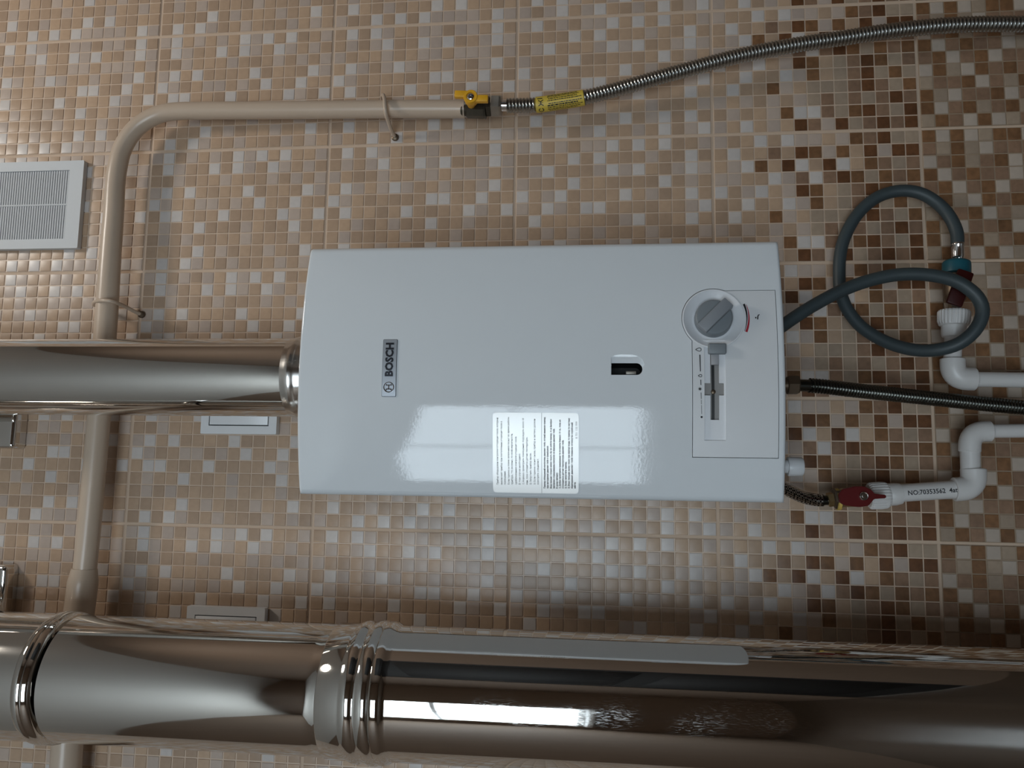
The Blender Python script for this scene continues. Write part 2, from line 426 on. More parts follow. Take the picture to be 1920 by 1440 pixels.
# ------------------------------------------------------------------ mosaic tiles of the back wall
A_ = """PWTPTPTWPWTWTTP TWPTTWTWPTWPTPT TTPTTTPTTTPTPTP PWTWTTTTWTTTTWP WPTTPPTPTWTTWTT TWWTTTWTTTTWPTW TPTTWTTTPTTTWTT TPTPTTTTPTTTPTT TTTTWTPTTTPTTWT TWTWPTTPTTTPTPT"""
B_ = """TWTWPTTPPTPPTWT TPTPWTTWPWTTPWP PTTTPTTPPTPPPTP TWPTPWPTTPTTPWT WPTTTTTTWWTTWTT TWTTTTWTTTTWPTW TTPTTPTTWTTPTTT TPTTTTPTTTPTTPT TWTTPTTTWTWTTTT PTTWTWTWPPPPTWP"""
C_ = """PWTPTPPWTWTWTTP TTTTWTWTTTPTTWT TPWTTTPWPWTTPWP PTTTWTTTTTTWTPT WTPWTTTTWTPTTWT PTWPTWWTTTTTTPW TWTTTTTTPWTTTWT PTPTPTPTTTPTTTP TWTWPTTPWTPWTWT PTPWTPWTTPTWTPW"""
TR = """PTTWTWPPTPBMDGG TWTTMTDBPBTDPDD TPWBTDWTDWTBMGM PPTTWPMWMDBGBMB WTPWTPDBTGMDBGM TTWTTWPBTGMDGBG TWTTBPTGGGMDMGB PTPTPTPGMGMGMDM TPTTPBWWMGBDMGD PTWTPTDMPDGMDMD"""
DK = """BLBLGBBL MGBGLMMM LMBGMBLM BLMBMMLG MBLMBLMM LBGLBMBM GMMBLMGB BGLMMBLM BLMBGMBG GBMLBLGM"""
rnd = random.Random(3)
DK = ' '.join(r + ''.join(rnd.choice('BMLMGBMD') for _ in range(7)) for r in DK.split())
BANDS = {-4: A_, -3: B_, -2: C_, -1: B_, 0: A_, 1: B_, 2: C_, 3: TR, 4: DK, 5: DK, 6: DK}
JT = 0.0038; CG = 0.0013                    # joint between tiles, groove between squares
TX, TZ = PITCH_X - JT, PITCH_Z - JT
CX, CZ = TX / 10, TZ / 15
Y_T, Y_C, Y_P = -0.0012, -0.0021, -0.0030   # tile face, rim of a square, crown of a square
def square_verts(cx, cz):
    hx, hz = (CX - CG) / 2, (CZ - CG) / 2
    g = (-1.0, -0.72, 0.72, 1.0); out = []
    for a in g:
        for b in g:
            inner = abs(a) < .9 and abs(b) < .9
            y = Y_C - 0.00075 if inner else Y_T - 0.0001
            out.append((cx + a * hx, y, cz + b * hz))
    return out
SQF = [(4 * a + b, 4 * a + b + 1, 4 * a + b + 5, 4 * a + b + 4) for a in range(3) for b in range(3)]
def pillow_verts(cx, cz):
    hx, hz = (CX - CG) / 2, (CZ - CG) / 2
    g = (-1.0, -0.93, -0.45, 0.45, 0.93, 1.0); out = []
    for a in g:
        for b in g:
            e = max(abs(a), abs(b))
            if e > .95: y = Y_T + 0.0002
            else: y = Y_C + 0.0003 - 0.00036 * (2 - a * a - b * b)
            out.append((cx + a * hx, y, cz + b * hz))
    return out
PLF = [(6 * a + b, 6 * a + b + 1, 6 * a + b + 7, 6 * a + b + 6) for a in range(5) for b in range(5)]
CLS = 'WPTMBDGL'
cells = []; tiles = {}
tmesh = {}
j0 = int(math.floor(-(RX1 - 0.6) / PITCH_X)); j1 = int(math.ceil(-(RX0 - 0.6) / PITCH_X))
for i in BANDS:
    pat = BANDS[i].split()
    for j in range(j0, j1):
        xa = 0.6 - j * PITCH_X - JT / 2; xb = xa - TX
        za = 2.1 - i * PITCH_Z - JT / 2; zb = za - TZ
        if za > RZ + .01: continue
        if xb < RX0 or xa > RX1: 
            if xa - RX0 < .02 or RX1 - xb < .02: continue
        key = 'tile_dark' if i >= 4 else 'tile_light'
        if key not in tmesh:
            b_ = box((-TX / 2, Y_T, -TZ / 2), (TX / 2, 0.0008, TZ / 2), 0.0005, 1)
            bmesh.ops.recalc_face_normals(b_, faces=b_.faces)
            me = bpy.data.meshes.new('wall_tile'); b_.to_mesh(me); b_.free(); me.materials.append(M[key]); tmesh[key] = me
        o = bpy.data.objects.new('wall_tile', tmesh[key]); COL.objects.link(o); o.parent = wall_back
        o.location = Vector(((xa + xb) / 2, 0, (za + zb) / 2)) - wall_back.location
        tiles[(i, j)] = o
        for r in range(10):
            for c in range(15):
                cells.append((xa - (r + .5) * CX, za - (c + .5) * CZ, pat[r][c], (i, j)))
HID = [(555, 455, 1472, 945), (0, 625, 560, 790), (0, 1130, 1920, 1440), (0, 295, 160, 470), (1750, 430, 1860, 740), (1470, 690, 1920, 780),
       (1540, 780, 1920, 960), (1560, 340, 1850, 670), (840, 165, 1100, 225), (1250, 25, 1920, 150), (1460, 850, 1560, 960)]
def area_px(c):
    x, z = c[0], c[1]; q = [pix((x + a * CX / 2, Y_C, z + b * CZ / 2)) for a, b in ((-1, -1), (1, -1), (1, 1), (-1, 1))]
    if any(not (4 < u < 1916 and 4 < v < 1436) for u, v in q): return 0
    u, v = pix((x, Y_C, z))
    if any(a < u < c_ and b < v < d for a, b, c_, d in HID): return 0
    return abs(sum(q[k][0] * q[(k + 1) % 4][1] - q[(k + 1) % 4][0] * q[k][1] for k in range(4))) / 2
order = sorted(range(len(cells)), key=lambda k: -area_px(cells[k]))
single = set(order[:300])
smesh = {}
for k in sorted(single):
    x, z, cl, t = cells[k]
    if cl not in smesh:
        me = bpy.data.meshes.new('mosaic_square'); me.from_pydata(pillow_verts(0, 0), [], PLF); me.materials.append(M[cl])
        for p in me.polygons: p.use_smooth = True
        me.flip_normals() if me.polygons[12].normal.y > 0 else None
        me.set_sharp_from_angle(angle=math.radians(22))
        smesh[cl] = me
    o = bpy.data.objects.new('mosaic_square', smesh[cl]); COL.objects.link(o); o.parent = tiles[t]
    o.location = (x - wall_back.location.x - tiles[t].location.x, 0 - wall_back.location.y - tiles[t].location.y, z - wall_back.location.z - tiles[t].location.z)
V_, F_, MI = [], [], []
for k, (x, z, cl, t) in enumerate(cells):
    if k in single: continue
    u, v = pix((x, 0, z)); near = -80 < u < 2000 and -80 < v < 1520
    b_ = len(V_); vs, fs = (pillow_verts(x, z), PLF) if near else (square_verts(x, z), SQF)
    V_ += vs; F_ += [tuple(b_ + q for q in f) for f in fs]; MI += [CLS.index(cl)] * len(fs)
me = bpy.data.meshes.new('mosaic_squares'); me.from_pydata(V_, [], F_)
for c in CLS: me.materials.append(M[c])
me.polygons.foreach_set('material_index', MI)
me.polygons.foreach_set('use_smooth', [True] * len(F_)); me.update()
if me.polygons[12].normal.y > 0: me.flip_normals()
me.set_sharp_from_angle(angle=math.radians(22))
mo = bpy.data.objects.new('mosaic_squares', me); COL.objects.link(mo); mo.parent = wall_back; mo['kind'] = 'stuff'
mo.location = -Vector(wall_back.location)

# ------------------------------------------------------------------ water heater
XH, HH = 0.0125, 0.158                       # middle and half width
YE, YM = -0.2135, -0.2360                      # front: edge and crown of the bowed cover
HZ0, HZ1 = 1.1535, 1.742
SAG = YE - YM; RC = (HH * HH + SAG * SAG) / (2 * SAG)
def yf0(x):
    d = min(abs(x - XH), HH)
    return YM + RC - math.sqrt(RC * RC - d * d)
ER = 0.007
def yf(x, z):
    y = yf0(x); d = HH - abs(x - XH)
    if d < ER: y += ER - math.sqrt(max(0, ER * ER - (ER - d) ** 2))
    e = min(z - HZ0, HZ1 - z); q = 0.004
    if e < q: y += (q - math.sqrt(max(0, q * q - (q - max(e, 0)) ** 2)))
    return y
def front(u, v):
    y = -0.225
    for _ in range(8):
        p = P(u, v, y); y = yf0(p.x)
    return p
def fxz(u, v):
    p = front(u, v); return (p.x, p.z)
CUTX = [XH - HH + k * 0.006 for k in range(1, 53)] + [XH + s * (HH - t) for s in (-1, 1) for t in (.0004, .0012, .0024, .004, .0055, .007)]
CUTZ = [HZ0 + t for t in (.0003, .001, .002, .0031, .004)] + [HZ1 - t for t in (.0003, .001, .002, .0031, .004)]
heater = thing('water_heater', 'white wall-hung gas water heater with bowed front cover and grey knob', 'water heater', (XH, -.11, HZ0))

# outline of the control panel: a rectangle with the round dial bulging out of its corner
dc = fxz(1338, 597); DR = 0.0368
px0, pz1 = fxz(1299, 858); px1, pz0 = fxz(1459, 545)   # x: left .. right, z: top .. bottom
def panel_outline(g):
    x0, x1, z0, z1 = px0 - g, px1 + g, pz0 - g, pz1 + g
    r = DR + g; xs = dc[0]; zs = dc[1]; out = []
    out += [(x0, z0), (x0, z1)]
    # top edge to the circle, round the circle, back to the right edge
    a0 = math.pi - math.asin(max(-1, min(1, (z1 - zs) / r)))
    a1 = math.acos(max(-1, min(1, (x1 - xs) / r)))
    # travel from the point on the top edge (left of the dial), over the top, to the right edge
    aa = math.pi - math.asin((z1 - zs) / r); bb = -math.acos((x1 - xs) / r)
    for k in range(41):
        t = aa + (bb - aa) * k / 40
        out.append((xs + r * math.cos(t), zs + r * math.sin(t)))
    out.append((x1, z0))
    return out
pz1_, pz0_ = max(pz0, pz1), min(pz0, pz1)
tl = fxz(1299, 700); br = fxz(1459, 700); bl = fxz(1400, 858); tr = fxz(1420, 545)
px0, px1, pz1, pz0 = bl[0], tr[0], tl[1], br[1]
# viewing window: square at the top, round at the foot
v0 = fxz(1146.5, 691); v1 = fxz(1205, 691); va = fxz(1170, 702); vb = fxz(1170, 680)
vx0, vx1, vzt, vzb = va[0], vb[0], v0[1], v1[1]
vr = (vx1 - vx0) / 2; vxc = (vx0 + vx1) / 2
def window_outline(g, top=0.0):
    out = [(vx0 - g, vzt + g + top), (vx0 - g, vzb + vr)]
    out += [(vxc + (vr + g) * math.cos(t), vzb + vr + (vr + g) * math.sin(t)) for t in [math.pi + math.pi * k / 14 for k in range(1, 14)]]
    out += [(vx1 + g, vzb + vr), (vx1 + g, vzt + g + top)]
    return out
# thumb hollow beside it, deeper towards the window
SCW = 0.0100
def scoop_outline():
    out = [(vx0 - .0006, vzt + .0006), (vx0 - .0006, vzb + vr)]
    out += [(vxc + (vr + .0006) * math.cos(t), vzb + vr + (vr + .0006) * math.sin(t)) for t in [math.pi + math.pi / 2 * k / 8 for k in range(1, 9)]]
    cx = vx1 + SCW
    out += [(vxc + .006, vzb - .0025), (vx1 + SCW * .45, vzb + .0005), (vx1 + SCW * .8, vzb + .006), (cx, vzb + .013), (cx + .0005, vzb + .022), (cx - .001, vzt - .004), (vx1 + SCW * .62, vzt + .0006)]
    return out
outer = [(XH - HH, HZ0), (XH + HH, HZ0), (XH + HH, HZ1), (XH - HH, HZ1)]
bm = patch(outer, [panel_outline(0.0007), scoop_outline()], 0.0, 0.010, yf, CUTX, CUTZ)
# sides, top, bottom and back of the cover
prof = [(XH - HH, -0.018)] + [(XH - HH, yf(XH - HH, HZ0 + .05) + .010)] + [(XH + HH, yf(XH + HH, HZ0 + .05) + .010), (XH + HH, -0.018)]
for (a, b), (c, d) in zip(prof, prof[1:]):
    if a == c:
        vs = [bm.verts.new(p) for p in ((a, b, HZ0 + .0), (a, d, HZ0 + .0), (a, d, HZ1), (a, b, HZ1))]; bm.faces.new(vs)
row = [(XH - HH + 2 * HH * k / 40) for k in range(41)]
for z in (HZ0 + .0002, HZ1 - .0002):
    vs = [bm.verts.new((x, yf0(x) + .0045, z)) for x in row] + [bm.verts.new((XH + HH, -.018, z)), bm.verts.new((XH - HH, -.018, z))]
    bm.faces.new(vs)
vs = [bm.verts.new(p) for p in ((XH - HH, -.018, HZ0), (XH + HH, -.018, HZ0), (XH + HH, -.018, HZ1), (XH - HH, -.018, HZ1))]; bm.faces.new(vs)
link_mesh('casing', bm, M['enamel'], heater, smooth=25)
link_mesh('mounting_plate', box((XH - .12, -.0178, HZ0 + .05), (XH + .12, -.0032, HZ1 - .05), .001), M['nut'], heater)
# hollow and dark chamber behind the viewing window
def yhollow(x, z):
    t = max(0.0, min(1.0, (vx1 + SCW - x) / (SCW + .002)))
    return yf0(x) + 0.0055 * t ** 1.3
bm = patch(scoop_outline(), [window_outline(0.0)], 0.0, 0.001, lambda x, z: yhollow(x, z), [vx0 + k * .0015 for k in range(-1, 20)], [vzb - .004 + k * .003 for k in range(16)])
hollow = link_mesh('finger_hollow', bm, M['enamel'], heater, smooth=60)
ch = bmesh.new()
wo = window_outline(0.0004)
def loop(y): return [Vector((x, y, z)) for x, z in wo]
ring_skin(ch, [[Vector((x, yhollow(x, z) + .0006, z)) for x, z in wo], loop(-.185)], caps=False)
ch.faces.new([ch.verts.new(p) for p in loop(-.185)])
vw = link_mesh('viewing_window', ch, M['black'], heater, recalc=False)
p = front(1184, 696); link_mesh('burner_bracket', box((p.x - .0022, -.2255, p.z - .0060), (p.x + .0016, -.2235, p.z + .0062), .0004), M['nut'], vw)

# control panel with its channel
ca = fxz(1321, 740); cb = fxz(1361, 740); ce = fxz(1340, 826); cs = fxz(1340, 640)
chan = [(ce[0], ca[1]), (ce[0], cb[1]), (dc[0] - .0300, cb[1]), (dc[0] - .0300, ca[1])]
po_ = panel_outline(0.0)
dish_hole = [(dc[0] + (DR - .0016) * math.cos(2 * math.pi * k / 48), dc[1] + (DR - .0016) * math.sin(2 * math.pi * k / 48)) for k in range(48)]
# the dial hole and the channel hole join: cut one combined hole
cx1 = dc[0] - math.sqrt((DR - .0016) ** 2 - (ca[1] - dc[1]) ** 2); cx2 = dc[0] - math.sqrt((DR - .0016) ** 2 - (cb[1] - dc[1]) ** 2)
comb = [(ce[0], cb[1]), (ce[0], ca[1]), (cx1, ca[1])]
t1 = math.atan2(ca[1] - dc[1], cx1 - dc[0]); t2 = math.atan2(cb[1] - dc[1], cx2 - dc[0])
if t2 > t1: t2 -= 2 * math.pi
t1_, t2_ = t1, t2
comb += [(dc[0] + (DR - .0016) * math.cos(t1 + (t2 - t1) * k / 48), dc[1] + (DR - .0016) * math.sin(t1 + (t2 - t1) * k / 48)) for k in range(1, 48)]
comb += [(cx2, cb[1])]
bm = patch(po_, [comb], 0.0, 0.006, lambda x, z: yf0(x), CUTX)
panel = link_mesh('control_panel', bm, M['panel'], heater, smooth=30)
# channel floor with the cross-shaped slot
s0 = fxz(1332.5, 740); s1 = fxz(1349, 740); se = fxz(1340, 787); st = fxz(1340, 662)
k0 = fxz(1340, 718); k1 = fxz(1340, 741); kk0 = fxz(1321.3, 730); kk1 = fxz(1358, 730)
slot = [(se[0], s0[1]), (se[0], s1[1]), (k1[0], s1[1]), (k1[0], kk1[1]), (k0[0], kk1[1]), (k0[0], s1[1]), (st[0], s1[1]), (st[0], s0[1]), (k0[0], s0[1]), (k0[0], kk0[1]), (k1[0], kk0[1]), (k1[0], s0[1])]
g = .0006
fl = [(ce[0] - g, cb[1] - g), (ce[0] - g, ca[1] + g), (dc[0] - .026, ca[1] + g), (dc[0] - .026, cb[1] - g)]
slot_in = [(max(min(x, fl[2][0] - .001), fl[0][0] + .001), max(min(z, ca[1] - .0004), cb[1] + .0004)) for x, z in slot]
bm = patch(fl, [slot_in], -0.0022, 0.003, lambda x, z: yf0(x), CUTX)
link_mesh('slider_channel', bm, M['dish'], heater, smooth=30)
bm = patch(fl, [], -0.0062, 0.002, lambda x, z: yf0(x), CUTX)
sb = link_mesh('slot_bed', bm, M['slot'], heater, smooth=30)
a = fxz(1335.5, 735); b = fxz(1341, 735); c = fxz(1338, 787); d = fxz(1338, 672)
bm = patch([(c[0], b[1]), (d[0], b[1]), (d[0], a[1]), (c[0], a[1])], [], -0.0058, 0.0006, lambda x, z: yf0(x), CUTX)
link_mesh('slot_gap', bm, M['black'], sb, smooth=30)
a = front(1338.5, 734)
link_mesh('pin', lathe((a.x, yf0(a.x) + .0058, a.z), (0, -1, 0), [(0, .0028), (.0016, .0026), (.0022, .0015)], 16), M['nut_dark'], sb)
# slider
a = fxz(1327, 655); b = fxz(1361, 655); c = fxz(1340, 645); d = fxz(1340, 665)
yo = yf0((c[0] + d[0]) / 2)
sl = link_mesh('slider_handle', box((d[0], yo - .0065, b[1]), (c[0], yo + .001, a[1]), .0018, 3), M['knob'], heater)
a2 = fxz(1333, 675); b2 = fxz(1348, 675); d2 = fxz(1340, 684)
link_mesh('slider_stem', box((d2[0], yo - .001, b2[1]), (d[0] + .001, yo + .004, a2[1]), .0008, 2), M['knob_light'], sl)
# dial dish and knob, square to the bowed cover
nx = (dc[0] - XH) / RC; NRM = Vector((nx, -math.sqrt(1 - nx * nx), 0)); DC = Vector((dc[0], yf0(dc[0]), dc[1]))
bm = lathe(DC, NRM, [(-.0004, DR), (.0006, DR - .0006), (.0007, DR - .0016), (-.0003, DR - .0026), (-.0050, .0255), (-.0056, .0240), (-.0056, .0003)], 64, caps=False)
link_mesh('dial_dish', bm, M['dish'], heater, recalc=False, smooth=30)
KR = 0.0222
kn = link_mesh('temperature_knob', lathe(DC, NRM, [(-.0056, KR), (.0050, KR - .0006), (.0066, KR - .0020), (.0070, KR - .004), (.0070, .0005)], 56), M['knob'], heater, smooth=35)
U = Vector((-NRM.y, NRM.x, 0)); U = Vector((1, 0, 0)) - NRM * NRM.x; U.normalize(); Wz = Vector((0, 0, 1))
# in the picture the grip runs from lower left to upper right: world down-and-right
gd = (front(1363, 573) - front(1316, 619)).normalized(); gd = (gd - NRM * gd.dot(NRM)).normalized(); gn = NRM.cross(gd)
bm = bmesh.new(); add_box(bm, (-KR * 0.985, -.0073, -.004), (KR * 1.06, .0073, .0055), .0012, 2)
for v in bm.verts:
    q = v.co.copy()
    if abs(q.y) > .001: q.y *= (0.96 if q.z > 0 else 1.04)
    v.co = DC + NRM * (.0085 + q.z) + gd * q.x + gn * q.y
link_mesh('grip', bm, M['knob_light'] if False else plain('grip_grey', (0.245, 0.265, 0.29), 0.45, noise=0.02), kn)
# printed marks: scale of the dial, tap, flames, star, dot
def on_front(x, z, off=.0004): return Vector((x, yf0(x) - off, z))
def flat(poly, off=.00035, cut=True):
    return patch(poly, [], off, 0, lambda x, z: yf0(x), CUTX if cut else ())
def strip(pts, w):
    """a band along pixel points with a width in pixels at each"""
    L_, R_ = [], []
    for k, (p, ww) in enumerate(zip(pts, w)):
        a = pts[max(0, k - 1)]; b = pts[min(len(pts) - 1, k + 1)]
        dx, dy = b[0] - a[0], b[1] - a[1]; n = math.hypot(dx, dy)
        L_.append(fxz(p[0] - dy / n * ww / 2, p[1] + dx / n * ww / 2)); R_.append(fxz(p[0] + dy / n * ww / 2, p[1] - dx / n * ww / 2))
    return L_ + R_[::-1]
def arcpx(r, a0, a1, n=16): return [(1338 + r * math.cos(math.radians(a0 + (a1 - a0) * k / n)), 597 + r * math.sin(math.radians(a0 + (a1 - a0) * k / n))) for k in range(n + 1)]
n = 16
link_mesh('cold_scale_mark', flat(strip(arcpx(62.5, -25.5, 22.5), [4.0 - 3.3 * k / n for k in range(n + 1)])), M['ink'], panel)
link_mesh('hot_scale_mark', flat(strip(arcpx(66.2, -23, 22.5), [0.7 + 3.8 * k / n for k in range(n + 1)])), M['red_ink'], panel)
bm = flat([fxz(1417 + 1.3 * math.cos(t), 595.8 + 1.6 * math.sin(t)) for t in [2 * math.pi * k / 10 for k in range(10)]], cut=False)
link_mesh('drop_mark', bm, M['ink'], panel)
link_mesh('tap_mark', flat(strip([(1420.5, 599), (1420.8, 594), (1421.6, 591.2), (1424, 589.8)], [2.2, 2.2, 2.0, 1.6]), cut=False), M['ink'], panel)
def flame(cx, cy, L, wd):
    pts = [(-.55, 0, ), (-.1, -.5), (.25, -.62), (.45, -.45), (.5, 0), (.45, .45), (.25, .62), (-.1, .5)]
    return strip([(cx + a * L, cy + b * wd) for a, b in pts] + [(cx - .55 * L, cy)], [1.2] * 9)
link_mesh('large_flame_mark', flat(flame(1309.5, 655.5, 10, 5), cut=False), M['ink'], panel)
link_mesh('small_flame_mark', flat(flame(1312.5, 704.5, 6.5, 3.6), cut=False), M['ink'], panel)
link_mesh('thick_scale_line', flat(strip([(1312.2, 665), (1313.2, 696.5)], [2.2, 1.6]), cut=False), M['ink'], panel)
link_mesh('short_scale_line', flat(strip([(1313.8, 712), (1314.1, 722)], [1.6, 1.4]), cut=False), M['ink'], panel)
st_ = []
for k in range(14): st_.append((1312.3 + (4.4 if k % 2 == 0 else 1.7) * math.cos(2 * math.pi * k / 14 + .3), 729.3 + (4.4 if k % 2 == 0 else 1.7) * math.sin(2 * math.pi * k / 14 + .3)))
link_mesh('ignition_star_mark', flat([fxz(*q) for q in st_], cut=False), M['ink'], panel)
for a, b, c in ((736, 748, 1.1), (749.5, 758, .9), (759.5, 776.5, .8)):
    link_mesh('thin_scale_line', flat(strip([(1314.4 + (a - 736) * .03, a), (1314.4 + (b - 736) * .03, b)], [c, c]), cut=False), M['ink'], panel)
link_mesh('off_dot_mark', flat([fxz(1315.5 + 2.1 * math.cos(t), 782 + 2.1 * math.sin(t)) for t in [2 * math.pi * k / 14 for k in range(14)]], cut=False), M['ink'], panel)
# badge
a = fxz(717.6, 743); b = fxz(744.5, 690); c = fxz(732, 637.3); d = fxz(717.7, 690); e = fxz(729, 743)
bx0, bx1, bz1, bz0 = e[0], c[0], d[1], fxz(743, 690)[1]
badge = link_mesh('logo_plate', patch(rounded(bx0, bx1, bz0, bz1, .0007, 3), [], .0011, .0014, lambda x, z: yf0(x), CUTX), M['badge'], heater, smooth=30)
link_mesh('logo_plate_edge', patch(rounded(bx0 - .0005, bx1 + .0005, bz0 - .0005, bz1 + .0005, .0009, 3), [], .0005, .0008, lambda x, z: yf0(x), CUTX), M['badge_dark'], badge, smooth=30)
bm = bmesh.new(); tx0 = fxz(730, 706.5)[0]; twd = fxz(730, 643.5)[0] - tx0; tz0 = bz0 + (bz1 - bz0) * .25
add_text(bm, 'BOSCH', .0131, lambda x, y: Vector((tx0 + x, yf0(tx0 + x) - .0017, tz0 + y)), bold=.0006, width=twd)
bmesh.ops.solidify(bm, geom=bm.faces[:], thickness=.0006)
link_mesh('lettering', bm, M['badge_dark'], badge, smooth=20)
ec = fxz(729.4, 726.2)
em = Vector((ec[0], yf0(ec[0]) - .0011, ec[1]))
bm = bmesh.new()
def ringpiece(r0, r1, h):
    add_lathe(bm, em, (0, -1, 0), [(0, r1), (h, r1), (h, r0), (0, r0)], 40, caps=False)
ringpiece(.0056, .0066, .0007)
add_box(bm, (em.x - .0022, em.y - .0007, em.z - .0006), (em.x + .0022, em.y, em.z + .0006))
for s in (-1, 1):
    add_box(bm, (em.x + s * .0024 - .0006, em.y - .0007, em.z - .0036), (em.x + s * .0024 + .0006, em.y, em.z + .0036))
    for q in (-1, 1): add_box(bm, (em.x + s * .0033 - .0009, em.y - .0007, em.z + q * .0031 - .0005), (em.x + s * .0033 + .0009, em.y, em.z + q * .0031 + .0005))
link_mesh('emblem', bm, M['bright'], badge, smooth=30)
# sticker
a = fxz(924, 850); b = fxz(1085, 850); c = fxz(1005, 924.5); d = fxz(1005, 774)
kx0, kx1, kz0, kz1 = c[0], d[0], b[1], a[1]
stk = link_mesh('instruction_sticker', patch(rounded(kx0, kx1, kz0, kz1, .0042, 5), [], .0003, .0004, lambda x, z: yf0(x), CUTX), M['sticker'], heater, smooth=30)
zd = fxz(1015.6, 850)[1]
link_mesh('divider_line', patch([(kx0, zd - .0002), (kx1, zd - .0002), (kx1, zd + .0002), (kx0, zd + .0002)], [], .00045, 0, lambda x, z: yf0(x), CUTX), M['ink_grey'], stk)
RU = ["Прибор оборудован контролем отходящих газов, который", "выключает прибор при поступлении уходящих газов в", "помещение.", "Если горелка и пламя запальника гаснут во время работы", "прибора, это вызвано, по всей вероятности,", "срабатыванием контроля уходящих газов.", "В этом случае необходимо:", "1) Хорошо проветрить помещение, подождать около 10", "мин, пока охладится датчик температуры.", "2) Запустить прибор вновь.", "3) Если горелка гаснет снова, прибор и систему должен", "осмотреть специалист."]
UA = ["Прилад обладнаний контролем димових газів, котрий вимикає прилад", "при виходженні димових газів в приміщення.", "Якщо пальник і полум'я запалу гаснуть під час роботи приладу, то це ймовірно", "викликано спрацюванням контролю за відводом димових газів.", "В цьому випадку:", "1) Добре провітрити приміщення та почекати близько 10 хв., поки не", "охолодиться датчик температури димових газів.", "2) Знову запустити прилад.", "3) Якщо пальник знову гасне при відборі води, то прилад та систему", "відведення димових газів повинен оглянути сервісний", "майстер."]
wid = kx1 - kx0
def print_lines(lines, us, vleft, vrights, size, bold):
    bm = bmesh.new()
    for s, u, vr_ in zip(lines, us, vrights):
        x0 = fxz(u, vleft)[0]; z = fxz(u, 850)[1]; x1 = fxz(u, vr_)[0]
        add_text(bm, s, size, lambda x, y: Vector((x0 + x, yf0(x0 + x) - .00045, z + y)), bold=bold, width=x1 - x0)
    return bm
zz = lambda X: 900 + X / 8.0
vv = lambda Y: 760 + Y / 8.0
link_mesh('russian_text', print_lines(RU, [zz(x + 14) for x in (258, 318, 368, 425, 475, 535, 590, 645, 700, 755, 815, 865)], vv(1190), [vv(y) for y in (190, 240, 985, 180, 425, 465, 725, 200, 475, 710, 205, 800)], .0030, .00004), M['ink_grey'], stk, smooth=0)
link_mesh('ukrainian_text', print_lines(UA, [zz(x + 14) for x in (965, 1010, 1060, 1105, 1150, 1195, 1240, 1283, 1330, 1376, 1420)], vv(1248), [vv(y) for y in (180, 605, 205, 350, 1010, 220, 520, 845, 190, 260, 1150)], .0028, .00010), M['ink'], stk, smooth=0)
link_mesh('part_number', print_lines(["8 701 135 999"], [zz(1462)], vv(500), [vv(245)], .0036, 0.0), M['ink_grey'], stk, smooth=0)
# draining plug under the casing
p = P(1474, 874.5, -.13); pe = P(1505, 874.5, -.13); pl_ = HZ0 + .004 - pe.z
link_mesh('drain_plug', lathe((p.x, p.y, HZ0 + .004), (0, 0, -1), [(0, .0085), (pl_ - .019, .0085), (pl_ - .0189, .0118), (pl_ - .017, .0124), (pl_ - .0015, .0118), (pl_, .0108), (pl_, .0003)], 40), M['panel'], heater)
bm = bmesh.new(); 
link_mesh('base_tray', box((XH - HH + .008, -.20, HZ0 + .002), (XH + HH - .008, -.03, HZ0 + .012)), M['nut_dark'], heater, smooth=0)

# ------------------------------------------------------------------ flue pipes
FX, FY, FR = P(300, 707.5, -.124).x, -.124, .0545
flue = thing('narrow_flue_pipe', 'narrow polished steel flue pipe rising from the top of the water heater', 'flue pipe', (FX, FY, HZ1))
zc = P(548, 700, FY - FR).z
link_mesh('pipe', lathe((FX, FY, zc + .008), (0, 0, 1), [(0, FR), (RZ - zc - .010, FR)], 96), M['chrome'], flue)
link_mesh('collar', lathe((FX, FY, HZ1 + .0005), (0, 0, 1), [(-.0002, FR - .0008), (zc - HZ1 - .003, FR - .0008), (zc - HZ1 + .001, FR + .0004), (zc - HZ1 + .004, FR + .0021), (zc - HZ1 + .008, FR + .0023), (zc - HZ1 + .012, FR + .0012), (zc - HZ1 + .018, FR + .0002)], 96), M['satin'], flue)
BY = -.158
BX = (P(1006, 1193, BY).x + P(1006, 1428, BY).x) / 2
BR = .0806
wide = thing('wide_flue_pipe', 'wide polished steel flue pipe standing from floor to ceiling in front of the tiles', 'flue pipe', (BX, BY, 0))
zj = lambda u: P(u, 1300, BY - BR).z
z1, z2 = zj(585), zj(700)
link_mesh('upper_section', lathe((BX, BY, z1), (0, 0, 1), [(-.012, BR), (0, BR - .0002), (.004, BR - .0010), (.012, BR - .0008), (zj(55) - z1 - .006, BR - .0008)], 128), M['chrome'], wide, smooth=30)
socket = lathe((BX, BY, z1), (0, 0, -1), [(.002, BR - .0006), (.004, BR + .0012), (.030, BR + .0016), (.0335, BR + .0030), (.038, BR + .0046), (.044, BR + .0050), (.0475, BR + .0032), (.0495, BR + .0024), (.053, BR + .0042), (.060, BR + .0058), (.066, BR + .0054), (.0695, BR + .0022), (.0705, BR + .0012)], 128)
link_mesh('socket_ring', socket, M['chrome'], wide, smooth=50)
zl = z1 - .0700
link_mesh('lower_section', lathe((BX, BY, zl), (0, 0, -1), [(0, BR + .0046), (.006, BR + .0050), (.011, BR + .0034), (.0155, BR + .0008), (.019, BR + .0004), (zl - .001, BR + .0004)], 128), M['chrome2'], wide, smooth=50)
zt = zj(40)
link_mesh('top_ring', lathe((BX, BY, zt), (0, 0, 1), [(-.010, BR - .0015), (-.007, BR + .0022), (0, BR + .0032), (.0012, BR + .0018), (.0024, BR + .0032), (.010, BR + .0034), (.014, BR + .001)], 128), M['chrome'], wide, smooth=50)
